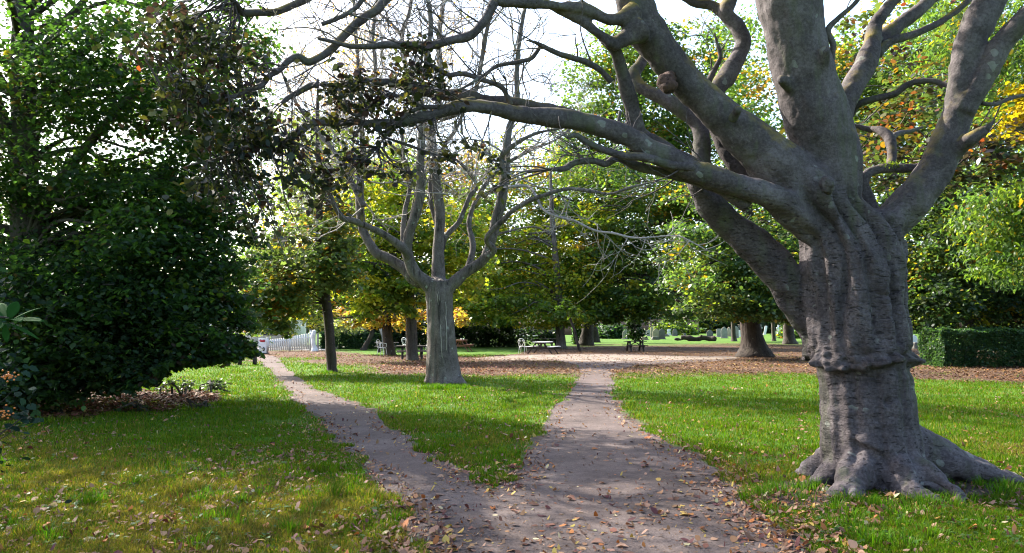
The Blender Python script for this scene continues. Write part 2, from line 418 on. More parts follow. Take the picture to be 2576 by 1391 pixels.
def blob_points(blobs, seed, csig=0.16, flat=0.55, hole=0.0, zmin=0.25):
    """blobs: (u, v, Y, ru px, rv px, rY m, clusters, leaves per cluster) -> leaf centres, cluster ids, cluster centres"""
    r = np.random.default_rng(seed)
    L, I, C = [], [], []
    k0 = 0
    for (u, v, Y, ru, rv, rY, nc, nl) in blobs:
        c = P(u, v, Y); R = np.array([ru * Y / F, rY, rv * Y / F])
        d = r.normal(0, 1, (nc, 3)); d /= np.linalg.norm(d, axis=1)[:, None]
        rad = r.uniform(0, 1, nc) ** (1 / 2.6)
        cc = c + d * rad[:, None] * R
        cc = cc[cc[:, 2] > zmin]
        if hole:
            keep = vnoise(cc / (R.mean() * 0.45), seed) > -hole
            cc = cc[keep]
        s = csig * (R[0] * R[1] * R[2]) ** (1 / 3) * r.uniform(0.6, 1.5, len(cc))
        n = np.maximum(3, (nl * r.uniform(0.5, 1.5, len(cc))).astype(int))
        idx = np.repeat(np.arange(len(cc)), n)
        g = r.normal(0, 1, (len(idx), 3)) * np.array([1, 1, flat])
        rr = np.hypot(g[:, 0], g[:, 1])
        g[:, 2] -= 0.22 * rr ** 1.5                      # sprays droop towards their tips
        pts = cc[idx] + g * s[idx][:, None]
        ok = pts[:, 2] > 0.04
        L.append(pts[ok]); I.append(idx[ok] + k0); C.append(cc); k0 += len(cc)
    return np.concatenate(L), np.concatenate(I), np.concatenate(C)

def crown_colors(pal, I, seed, mixp=0.6, jitter=0.22):
    r = np.random.default_rng(seed + 5)
    pals = pal if isinstance(pal, list) else [(pal, 1)]
    nC = I.max() + 1
    pw = np.array([w for p, w in pals], float)
    ch = r.choice(len(pals), nC, p=pw / pw.sum())
    col = np.zeros((len(I), 3))
    for k, (p, w) in enumerate(pals):
        cc = pick(p, nC, r, 0.15); lc = pick(p, len(I), r, jitter)
        m = ch[I] == k
        use = r.uniform(0, 1, len(I)) < mixp
        full = np.where(use[:, None], cc[I] * r.uniform(0.8, 1.2, (len(I), 1)), lc)
        col[m] = full[m]
    return col

def branches_to(mb, trunk_p, trunk_r, C, n, seed, r0=0.07, seg=5, lo=0.25):
    r = np.random.default_rng(seed + 11)
    if len(C) == 0: return
    sel = r.choice(len(C), min(n, len(C)), replace=False)
    k0 = int(len(trunk_p) * lo)
    for c in C[sel]:
        d = np.linalg.norm(trunk_p[k0:] - c, axis=1) + np.maximum(0, trunk_p[k0:, 2] - c[2]) * 1.2 + r.uniform(0, 1.0)
        k = k0 + int(np.argmin(d)); a = trunk_p[k]
        L = np.linalg.norm(c - a)
        m1 = a * 0.65 + c * 0.35 + r.normal(0, 0.06, 3) * L + [0, 0, 0.08 * L]
        m2 = a * 0.3 + c * 0.7 + r.normal(0, 0.06, 3) * L + [0, 0, 0.06 * L]
        rr = min(r0, trunk_r[k] * 0.55) * r.uniform(0.6, 1.1)
        branch_mb(mb, [a, m1, m2, c], [rr, rr * 0.7, rr * 0.45, rr * 0.15], seg, max(0.15, L / 9))

def tree(name, label, cat, trunk, blobs, pal, leaf=0.12, shape='quad', mat='leaf', bark='dark_bark', seed=1, nbr=30, csig=0.16,
         flat=0.55, hole=0.0, tilt=0.7, droop=0.35, group=None, r0=0.07, seg=10, lo=0.25, extra=None, mixp=0.6, foliage='crown', root_flare=True, vmax=None):
    """trunk: list of (u, v, w px, Y) from the base up"""
    tp, tr = px(trunk)
    base = tp[0].copy(); base[2] = 0
    e = empty(name, base, label, cat, group)
    tp[0][2] = -0.05
    if root_flare:
        d = tp[1] - tp[0]; LL = np.linalg.norm(d); d /= LL
        rb = max(tr[0], tr[1] * 1.3); tp2 = [tp[0]]; tr2 = [rb]
        for hh, k in ((rb * 0.7, 0.35), (rb * 1.8, 0.1)):
            if hh < LL * 0.85: tp2.append(tp[0] + d * hh); tr2.append(tr[1] + (rb - tr[1]) * k)
        tp = np.vstack([tp2, tp[1:]]); tr = np.concatenate([tr2, tr[1:]])
    mb = MB(); p, r = branch_mb(mb, tp, tr, seg, max(0.1, tr.mean() * 0.8), 0.12, seed)
    mb.build('trunk', M[bark], e, True, origin=base)
    if blobs:
        L, I, C = blob_points(blobs, seed, csig, flat, hole)
        if vmax:                       # underside of the crown as measured (frame row), kept level with a little unevenness
            vv = project(L[:, 0], L[:, 1], L[:, 2])[1] + (26 * vnoise(L * 1.1, seed) + 8 * vnoise(L * 4, seed) if callable(vmax) else 6 * vnoise(L * 0.7, seed))
            lim = vmax(project(L[:, 0], L[:, 1], L[:, 2])[0]) if callable(vmax) else vmax
            L, I = L[vv < lim], I[vv < lim]
        if nbr:
            mb = MB(); branches_to(mb, p, r, C, nbr, seed, r0, 5, lo)
            if extra:
                for x in extra: branch_mb(mb, *px(x), 6)
            mb.build('branches', M[bark], e, True, origin=base)
        V, Fc = leaf_geo(L, leaf, shape, tilt, droop, np.random.default_rng(seed + 3))
        mesh_np(foliage, V, [Fc], M[mat], e, crown_colors(pal, I, seed, mixp), origin=base)
    return e

def shrub(name, label, cat, blobs, pal, leaf=0.12, shape='quad', mat='leaf', seed=1, group=None, stems=8, csig=0.2, **kw):
    L, I, C = blob_points([b[:3] + (b[3], b[4], b[5], b[6] * (1 if b[2] > 30 else 2), b[7]) for b in blobs], seed, csig, 0.8, zmin=0.04)
    u, v, Y = blobs[0][:3]
    c = P(u, v, Y); base = np.array([c[0], c[1], 0.0])
    e = empty(name, base, label, cat, group)
    V, Fc = leaf_geo(L, leaf, shape, 0.8, 0.3, np.random.default_rng(seed + 3))
    mesh_np('foliage', V, [Fc], M[mat], e, crown_colors(pal, I, seed), origin=base)
    mb = MB(); r = np.random.default_rng(seed)
    for k in r.choice(len(C), min(stems, len(C)), replace=False):
        a = base + [r.normal(0, 0.2), r.normal(0, 0.2), 0]
        branch_mb(mb, [a, a * 0.5 + C[k] * 0.5 + r.normal(0, 0.1, 3), C[k]], [0.03, 0.022, 0.01], 5, 0.3)
    mb.build('stems', M['dark_bark'], e, True, origin=base)
    return e

# ------------------------------------------------------------------ smooth joined trees (voxel remesh, then split into limbs)
def joined(tubes, voxel, smooth_it=6, disp=None):
    """tubes: list of (pts, radii). returns verts, quads, normals, face owner"""
    mb = MB(); samples = []
    for k, (p, r) in enumerate(tubes):
        q, rr = catmull(p, r, max(voxel * 2, float(np.min(r)) * 0.6))
        V, Fs = tube_geo(q, rr, 18, True)
        mb.add(V, Fs); samples.append((q, rr))
    tmp = mb.build('tmp_join', M['beech_bark'])
    md = tmp.modifiers.new('r', 'REMESH'); md.mode = 'VOXEL'; md.voxel_size = voxel; md.adaptivity = 0
    dg = bpy.context.evaluated_depsgraph_get(); ev = tmp.evaluated_get(dg); me = ev.to_mesh()
    n = len(me.vertices); V = np.empty(n * 3, np.float32); me.vertices.foreach_get('co', V); V = V.reshape(-1, 3).astype(float)
    lt = np.empty(len(me.polygons), np.int32); me.polygons.foreach_get('loop_total', lt)
    li = np.empty(len(me.loops), np.int32); me.loops.foreach_get('vertex_index', li)
    assert (lt == 4).all()
    Q = li.reshape(-1, 4).copy()
    ev.to_mesh_clear(); old = tmp.data; bpy.data.objects.remove(tmp); bpy.data.meshes.remove(old)
    E = np.concatenate([Q[:, [0, 1]], Q[:, [1, 2]], Q[:, [2, 3]], Q[:, [3, 0]]])
    E = np.concatenate([E, E[:, ::-1]])
    deg = np.bincount(E[:, 0], minlength=n)[:, None]
    def lap(X):
        s = np.stack([np.bincount(E[:, 0], X[E[:, 1], k], n) for k in range(3)], 1)
        return s / deg - X
    for _ in range(smooth_it):
        V = V + 0.6 * lap(V); V = V - 0.5 * lap(V)
    def normals(V):
        a, b, c, d = (V[Q[:, k]] for k in range(4))
        fn = np.cross(c - a, d - b)
        vn = np.zeros_like(V)
        for k in range(4):
            for ax in range(3): vn[:, ax] += np.bincount(Q[:, k], fn[:, ax], n)
        return vn / (np.linalg.norm(vn, axis=1)[:, None] + 1e-12)
    N = normals(V)
    if disp is not None:
        V = V + N * disp(V, N)[:, None]
        V = V + 0.25 * lap(V)
        N = normals(V)
    fc = V[Q].mean(1)
    best = np.full(len(fc), 1e9); own = np.zeros(len(fc), int)
    for k, (q, rr) in enumerate(samples):
        for s in range(0, len(fc), 20000):
            d = (np.linalg.norm(fc[s:s + 20000, None, :] - q[None], axis=2) / rr[None]).min(1)
            m = d < best[s:s + 20000]
            best[s:s + 20000][m] = d[m]; own[s:s + 20000][m] = k
    return V, Q, N, own

def split_parts(V, Q, N, own, groups, mat, parent, origin):
    """groups: list of (name, [tube ids])"""
    for name, ids in groups:
        q = Q[np.isin(own, ids)]
        if len(q) == 0: continue
        used, inv = np.unique(q.ravel(), return_inverse=True)
        o = mesh_np(name, V[used], [inv.reshape(-1, 4)], mat, parent, smooth=True, origin=origin)
        o.data.normals_split_custom_set_from_vertices(N[used].tolist())

# ------------------------------------------------------------------ ground zones (polygons measured in the photo, laid out on the real ground)
def inpoly(u, v, poly):
    poly = np.asarray(poly, float); ins = np.zeros(len(u), bool)
    x0, y0 = poly[-1]
    for x1, y1 in poly:
        c = ((y1 > v) != (y0 > v))
        with np.errstate(divide='ignore', invalid='ignore'):
            ins ^= c & (u < (x0 - x1) * (v - y1) / (y0 - y1) + x1)
        x0, y0 = x1, y1
    return ins

PATH_D = [(1060, 1391), (1030, 1330), (1010, 1280), (965, 1225), (920, 1180), (865, 1140), (840, 1100), (795, 1050), (742, 1000), (705, 960), (682, 930), (652, 908), (640, 898),
          (662, 893), (692, 896), (712, 915), (722, 928), (752, 957), (805, 985), (880, 1008), (930, 1032), (985, 1080), (1050, 1118), (1120, 1158), (1180, 1200), (1228, 1238),
          (1290, 1185), (1338, 1130), (1372, 1080), (1402, 1030), (1432, 990), (1450, 960), (1463, 935), (1455, 917), (1400, 907), (1280, 902), (1282, 893), (1400, 891), (1560, 890), (1700, 895), (1840, 896), (1860, 904),
          (1740, 912), (1600, 918), (1545, 932), (1536, 960), (1542, 1000), (1582, 1050), (1640, 1100), (1740, 1143), (1800, 1180), (1850, 1230), (1900, 1280), (1965, 1330), (2045, 1391), (2220, 1560), (2500, 1900), (700, 1900), (960, 1560)]

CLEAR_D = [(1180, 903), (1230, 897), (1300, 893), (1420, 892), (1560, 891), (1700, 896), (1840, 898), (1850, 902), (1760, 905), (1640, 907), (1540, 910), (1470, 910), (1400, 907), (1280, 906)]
def in_path(x, y):
    n1 = vn2(x, y, 1.1, 3) * 0.13 + vn2(x, y, 4.0, 4) * 0.035
    n2 = vn2(x, y, 1.2, 5) * 0.13 + vn2(x, y, 4.2, 6) * 0.035
    u, v = project(x + n1, y + n2)
    return inpoly(u, v, PATH_D) & (y > 1.5)

LIT_LO = [(-600, 925), (640, 905), (720, 905), (850, 925), (1000, 948), (1180, 952), (1300, 945), (1460, 945), (1540, 950), (1700, 948), (2060, 945), (2300, 950), (2600, 975), (3200, 990)]
LIT_HI = [(-600, 905), (640, 885), (790, 882), (880, 888), (950, 895), (1060, 893), (1180, 899), (1290, 897), (1330, 880), (1460, 872), (1900, 866), (2300, 875), (2600, 890), (3200, 890)]
def litter_density(x, y):
    """0..1, how thickly fallen leaves cover the ground"""
    u, v = project(x, y)
    w = vn2(x, y, 0.35, 21) * 10 + vn2(x, y, 1.3, 22) * 5
    lo = np.interp(u, *zip(*LIT_LO)) + w; hi = np.interp(u, *zip(*LIT_HI)) + w * 0.4
    band = sstep(hi - 6, hi + 3, v) * (1 - sstep(lo - 18, lo + 10, v))
    soil = np.where(inpoly(u + vn2(x, y, 0.8, 23) * 25, v + vn2(x, y, 0.8, 24) * 8, [(-900, 905), (280, 975), (380, 988), (470, 985), (540, 998), (520, 1022), (420, 1034), (240, 1048), (0, 1062), (-900, 1110)]), 0.85, 0)
    d = np.maximum(band, soil)
    return np.clip(d, 0, 1)

def grass_amount(x, y):
    u, v = project(x, y)
    g = 1 - sstep(0.25, 0.75, litter_density(x, y) * (0.82 + 0.3 * vn2(x, y, 0.55, 38) + 0.2 * vn2(x, y, 1.8, 39)))
    # worn, leafy ground round the beech and at its foot
    worn = np.exp(-(((u - 1990) / 170.0) ** 2 + ((v - 1245) / 60.0) ** 2)) * 1.1 + np.exp(-(((u - 2430) / 260.0) ** 2 + ((v - 1230) / 40.0) ** 2)) * 0.9
    worn = worn + vn2(x, y, 1.6, 31) * 0.4
    g = g * (1 - sstep(0.5, 0.9, worn))
    lawn = inpoly(u, v, [(1420, 868), (1500, 846), (2500, 843), (2500, 866), (1750, 872)])
    g = np.maximum(g, lawn * 1.0)
    # ragged turf: grass creeps over the path edge here and is worn back there
    e1 = vn2(x, y, 2.6, 33) * 0.22 + vn2(x, y, 8, 34) * 0.1; e2 = vn2(x, y, 2.6, 35) * 0.22 + vn2(x, y, 8, 36) * 0.1
    uu, vv2 = project(x + e1, y + e2)
    return np.where(inpoly(uu, vv2, PATH_D) | (in_path(x, y) & (vn2(x, y, 1.4, 37) < 0.1)), 0, g)

# ground: one sheet to the horizon, finer near the camera
def axis(lo, hi, near_lo, near_hi, step, grow=1.18):
    a = list(np.arange(near_lo, near_hi + 1e-6, step))
    s = step
    while a[-1] < hi: s *= grow; a.append(a[-1] + s)
    s = step
    while a[0] > lo: s *= grow; a.insert(0, a[0] - s)
    return np.array(a)
gx = axis(-900, 900, -16, 18, 0.12); gy = axis(-300, 1200, 4.0, 42, 0.12, 1.05)
X, Y_ = np.meshgrid(gx, gy); nx, ny = len(gx), len(gy)
xs, ys = X.ravel(), Y_.ravel()
i = np.arange(ny - 1)[:, None] * nx; j = np.arange(nx - 1)[None]
Q = np.stack([i + j, i + j + 1, i + j + 1 + nx, i + j + nx], -1).reshape(-1, 4)
ld = litter_density(xs, ys); ga = grass_amount(xs, ys)
t = NT('ground')
at = t.n('ShaderNodeAttribute'); at.attribute_name = 'Zone'
sep = t.n('ShaderNodeSeparateColor'); t.l(at.outputs['Color'], sep.inputs[0])
co = t.coord()
fine = t.noise(co, 9, 6, 0.7); fine2 = t.noise(co, 45, 4, 0.7); big = t.noise(co, 0.5, 4, 0.6)
gcol = t.ramp(t.math('ADD', t.math('MULTIPLY', big, 0.6), t.math('MULTIPLY', fine, 0.4)), [(0.36, (0.035, 0.085, 0.006)), (0.52, (0.06, 0.13, 0.009)), (0.68, (0.11, 0.15, 0.022))])
lcol = t.ramp(t.math('ADD', t.math('MULTIPLY', fine, 0.5), t.math('MULTIPLY', fine2, 0.5)), [(0.35, (0.04, 0.02, 0.014)), (0.5, (0.09, 0.052, 0.032)), (0.65, (0.17, 0.105, 0.062))])
dcol = t.ramp(t.math('ADD', t.math('MULTIPLY', fine, 0.5), t.math('MULTIPLY', fine2, 0.5)), [(0.3, (0.05, 0.037, 0.028)), (0.7, (0.13, 0.1, 0.08))])
c = t.mix(sep.outputs[1], dcol, gcol); c = t.mix(sep.outputs[0], c, lcol)
t.done(t.pbsdf(c, 0.95, t.bump(fine2, 0.8, 0.03, t.bump(fine, 0.6, 0.05)), 0.15)); M['ground'] = t.m
g = mesh_np('ground', np.stack([xs, ys, np.zeros_like(xs)], 1), [Q], M['ground'])
a = g.data.attributes.new('Zone', 'FLOAT_COLOR', 'POINT')
cc = np.ones((len(xs), 4), np.float32); cc[:, 0] = ld; cc[:, 1] = np.clip(ga, 0, 1); a.data.foreach_set('color', cc.ravel())
tag(g, 'grassy park ground strewn with fallen autumn leaves', 'ground', kind='structure')

# forked dirt footpath: sheet 4 mm above the ground
def densify(poly, step):
    out = []
    for a, b in zip(poly, poly[1:] + poly[:1]):
        n = max(1, int(np.linalg.norm(np.array(b) - a) / step))
        for k in range(n): out.append(np.array(a) + (np.array(b) - np.array(a)) * k / n)
    return np.array(out)
pw = [G(u, v)[:2] for u, v in PATH_D]
pd = densify([tuple(p) for p in pw], 0.07)
jx = vn2(pd[:, 0], pd[:, 1], 1.1, 3) * 0.13 + vn2(pd[:, 0], pd[:, 1], 4.0, 4) * 0.035 + vn2(pd[:, 0], pd[:, 1], 12, 7) * 0.03
jy = vn2(pd[:, 0], pd[:, 1], 1.2, 5) * 0.13 + vn2(pd[:, 0], pd[:, 1], 4.2, 6) * 0.035 + vn2(pd[:, 0], pd[:, 1], 12, 8) * 0.03
pd = pd - np.stack([jx, jy], 1)
tri = tessellate_polygon([[Vector((p[0], p[1], 0)) for p in pd]])
t = NT('trodden_dirt'); co = t.coord()
n1 = t.noise(co, 0.9, 5, 0.65); n2 = t.noise(co, 14, 6, 0.7); n3 = t.noise(co, 60, 4, 0.7)
c = t.ramp(t.math('ADD', t.math('ADD', t.math('MULTIPLY', n1, 0.4), t.math('MULTIPLY', n2, 0.3)), t.math('MULTIPLY', n3, 0.3)), [(0.38, (0.05, 0.039, 0.035)), (0.5, (0.098, 0.077, 0.072)), (0.62, (0.155, 0.126, 0.117))])
peb = t.n('ShaderNodeTexVoronoi'); peb.inputs['Scale'].default_value = 38; t.l(co, peb.inputs['Vector'])
n4 = t.noise(co, 220, 2, 0.8); c = t.mix(0.5, c, t.mix(1.0, c, t.ramp(n4, [(0.35, (0.4, 0.36, 0.34)), (0.65, (1.7, 1.65, 1.6))]), 'MULTIPLY'))
spk = t.math('MULTIPLY', t.math('LESS_THAN', peb.outputs['Distance'], 0.22), t.ramp(n2, [(0.5, 0.0), (0.56, 1.0)]))
c = t.mix(t.math('MULTIPLY', spk, 0.6), c, (0.05, 0.035, 0.03))
t.done(t.pbsdf(c, 0.92, t.bump(n3, 0.9, 0.014, t.bump(n2, 0.35, 0.012)), 0.15)); M['path'] = t.m
o = mesh_np('footpath', np.c_[pd, np.full(len(pd), 0.004)], [np.array([tuple(q) for q in tri])], M['path'])
tag(o, 'forked trodden dirt footpath crossing the lawn', 'path', kind='structure')
path_o = o
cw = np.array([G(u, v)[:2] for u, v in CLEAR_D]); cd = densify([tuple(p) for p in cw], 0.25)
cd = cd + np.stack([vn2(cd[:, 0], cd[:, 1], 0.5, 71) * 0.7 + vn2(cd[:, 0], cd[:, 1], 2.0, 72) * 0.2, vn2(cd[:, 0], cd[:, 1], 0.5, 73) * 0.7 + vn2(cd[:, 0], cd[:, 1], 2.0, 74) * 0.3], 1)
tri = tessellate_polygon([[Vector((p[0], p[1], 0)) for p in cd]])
M['clearing'] = plain('gravel_sun_lightened', (0.12, 0.095, 0.076), (0.27, 0.22, 0.185), 1.5, 0.95, 0.1, 0.5)  # gravel colour lightened to stand in for the strip of sun
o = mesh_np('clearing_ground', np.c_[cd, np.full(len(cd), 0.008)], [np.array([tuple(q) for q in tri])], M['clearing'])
tag(o, 'dry pale gravelly clearing where the path opens out, lightened as if sunlit', 'clearing', kind='structure')
# make sure they face up
import bmesh
for o in (o, path_o):
    bm = bmesh.new(); bm.from_mesh(o.data); bmesh.ops.recalc_face_normals(bm, faces=bm.faces)
    if sum(f.normal.z for f in bm.faces) < 0: bmesh.ops.reverse_faces(bm, faces=bm.faces)
    bm.to_mesh(o.data); bm.free()

# ------------------------------------------------------------------ scatter on the ground
def wedge(n, y0, y1, power, margin=1.25, r=None):
    r = r or rng
    a = 1 - power
    U = r.uniform(0, 1, n)
    y = (y0 ** a + U * (y1 ** a - y0 ** a)) ** (1 / a)
    x = r.uniform(-1, 1, n) * (y * 0.66 * margin + 0.5)
    return x, y

def straw_zone(x, y): return vn2(x, y, 0.45, 41) + 0.5 * vn2(x, y, 1.7, 42)  # noise that sets where straw-coloured blades gather

def grass_field():
    r = np.random.default_rng(3)
    Vs, Fs, Cs = [], [], []; n0 = 0
    x, y = wedge(1050000, 4.6, 46, 1.75, 1.08, r)
    g = grass_amount(x, y)
    tuft = vn2(x, y, 2.2, 51)
    keep = r.uniform(0, 1, len(x)) < np.clip(g * (0.75 + 0.5 * tuft), 0, 1)
    # a few blades on the path edges
    x, y, tuft = x[keep], y[keep], tuft[keep]
    n = len(x)
    w = (0.0028 + 0.00052 * y) * r.uniform(0.7, 1.3, n)
    u, v = project(x, y)
    hgt = (0.034 + 0.02 * np.clip(tuft, 0, 1) + 0.0007 * y) * r.uniform(0.5, 1.5, n)
    tall = (vn2(x, y, 1.9, 52) > 0.62) & (r.uniform(0, 1, n) < 0.5); hgt[tall] *= 2.0
    ang = r.uniform(0, 2 * np.pi, n); lean = r.uniform(0.1, 0.9, n)
    ca, sa = np.cos(ang), np.sin(ang); a2 = r.uniform(0, 2 * np.pi, n)
    bx, by = np.cos(a2) * w / 2, np.sin(a2) * w / 2
    z = np.zeros(n)
    A = np.stack([x - bx, y - by, z], 1); B = np.stack([x + bx, y + by, z], 1)
    mx, my = x + ca * lean * hgt * 0.35, y + sa * lean * hgt * 0.35
    C = np.stack([mx + bx * 0.8, my + by * 0.8, hgt * 0.6], 1); D = np.stack([mx - bx * 0.8, my - by * 0.8, hgt * 0.6], 1)
    T = np.stack([x + ca * lean * hgt, y + sa * lean * hgt, hgt * (1 - 0.3 * lean)], 1)
    V = np.stack([A, B, C, D, T], 1).reshape(-1, 3)
    k = np.arange(n) * 5
    Qd = np.stack([k, k + 1, k + 2, k + 3], 1); Tr = np.stack([k + 3, k + 2, k + 4], 1)
    zone = straw_zone(x, y)
    straw = np.clip(0.12 + 0.5 * sstep(0.0, 0.7, zone) * sstep(1000, 1150, v) + 1.15 * sstep(1030, 1230, v) * sstep(1000, 560, u) * (0.7 + 0.6 * zone), 0.05, 0.88)
    isst = r.uniform(0, 1, n) < straw
    gr = np.array([0.05, 0.12, 0.0025]) * r.uniform(0.55, 1.45, (n, 1)) * np.stack([r.uniform(0.8, 1.7, n), np.ones(n), r.uniform(0.6, 1.6, n)], 1)
    stc = np.array([0.17, 0.14, 0.03]) * r.uniform(0.55, 1.3, (n, 1))
    col = np.where(isst[:, None], stc, gr)
    o = mesh_np('grass', V, [Qd, Tr], M['grass'], colors=np.concatenate([col, col]))
    tag(o, 'short green lawn grass with straw-coloured patches', 'grass', kind='stuff')

def fallen_leaves():
    r = np.random.default_rng(5)
    # scattered leaves on lawns and path
    x, y = wedge(76000, 4.4, 40, 1.55, 1.1, r)
    u, v = project(x, y)
    inp = in_path(x, y)
    dist = np.full(len(x), 9.0)
    dens = np.where(inp, 0.16, 0.30) * (0.3 + 1.25 * np.clip(vn2(x, y, 0.9, 61) + 0.5 * vn2(x, y, 3.2, 65) + 0.3, 0, 1.5))
    # drift along the path edges and round the beech
    e = in_path(x + 0.28, y) ^ in_path(x - 0.28, y) | (in_path(x, y + 0.3) ^ in_path(x, y - 0.3))
    dens = dens + e * 0.75
    dens = dens + 0.55 * np.exp(-(((u - 1990) / 150.0) ** 2 + ((v - 1330) / 60.0) ** 2)) + 0.3 * np.exp(-(((u - 2400) / 250.0) ** 2 + ((v - 1290) / 60.0) ** 2)) + 0.9 * (u < 900) * (v > 1060) * np.clip(0.5 + vn2(x, y, 0.7, 62), 0, 1.2) + 0.5 * np.exp(-(((u - 2230) / 330.0) ** 2 + ((v - 1262) / 40.0) ** 2))
    dens = dens * np.where((u > 1230) & (u < 1400) & (v > 1000) & (v < 1150), 0.5, 1)
    k = r.uniform(0, 1, len(x)) < dens
    x, y = x[k], y[k]; n = len(x)
    z = np.where(in_path(x, y), 0.008, r.uniform(0.012, 0.035, n))
    V, Fc = leaf_geo(np.stack([x, y, z], 1), np.clip(0.038 * np.exp(r.normal(0, 0.45, n)), 0.016, 0.095), 'oval', 0.2, 0.0, r)
    # curl: lift tips
    kk = SHAPES['oval'].shape[0]; W = V.reshape(n, kk, 3)
    curl = r.normal(0.006, 0.009, n); W[:, 3:6, 2] += curl[:, None]; W[:, 4, 2] += curl
    cup = r.uniform(0, 0.45, n) ** 1.5 * np.linalg.norm(W[:, 4] - W[:, 0], axis=1) * r.choice([-0.4, 1], n)
    W[:, [2, 3], 2] += cup[:, None]; W[:, [5, 6], 2] += (cup * r.uniform(0, 1.2, n))[:, None]
    W[:, :, 2] = np.maximum(W[:, :, 2], 0.006)
    col = pick('fallen', n, r, 0.3)
    o = mesh_np('fallen_leaves', W.reshape(-1, 3), [Fc], M['leaf_dry'], colors=col)
    tag(o, 'tan, red and yellow fallen leaves scattered on lawn and path', 'fallen leaves', kind='stuff')
    # thick litter under the trees
    x, y = wedge(330000, 12, 85, 1.9, 1.1, r)
    dn = litter_density(x, y)
    inp = in_path(x, y)
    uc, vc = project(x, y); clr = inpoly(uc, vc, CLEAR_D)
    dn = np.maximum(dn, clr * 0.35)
    k = r.uniform(0, 1, len(x)) < dn * np.where(inp, 0.3, 0.8) * np.clip(0.75 + 0.5 * vn2(x, y, 0.5, 63) + 0.3 * vn2(x, y, 1.6, 64), 0.12, 1.1)
    x, y = x[k], y[k]; n = len(x)
    V, Fc = leaf_geo(np.stack([x, y, r.uniform(0.008, 0.06, n)], 1), 0.095, 'quad', 0.35, 0.0, r)
    V[:, 2] = np.maximum(V[:, 2], 0.006)
    col = pick('litter', n, r, 0.35) * np.array([1.08, 1.0, 0.82]) * (0.75 + 0.45 * vn2(x, y, 0.6, 66))[:, None]
    u, v = project(x, y)
    red = (u < 1300) & (r.uniform(0, 1, n) < 0.3); col[red] = np.array([0.17, 0.062, 0.045]) * r.uniform(0.5, 1.4, (red.sum(), 1))
    o = mesh_np('leaf_litter', V, [Fc], M['leaf_dry'], colors=col)
    tag(o, 'thick brown and russet leaf litter under the trees', 'leaf litter', kind='stuff')
    # twigs and bits on the path
    x, y = wedge(46000, 4.4, 20, 1.6, 1.0, r)
    k = in_path(x, y) & (r.uniform(0, 1, len(x)) < 0.55); x, y = x[k], y[k]; n = len(x)
    V, Fc = leaf_geo(np.stack([x, y, np.full(n, 0.008)], 1), 0.02 * np.exp(r.normal(0, 0.4, n)), 'long', 0.25, 0.0, r)
    V[:, 2] = np.maximum(V[:, 2], 0.005)
    o = mesh_np('leaf_crumbs', V, [Fc], M['leaf_dry'], colors=pick('litter', n, r, 0.4) * 0.6)
    tag(o, 'dark crumbs of leaf and twig trodden into the path', 'leaf debris', kind='stuff')
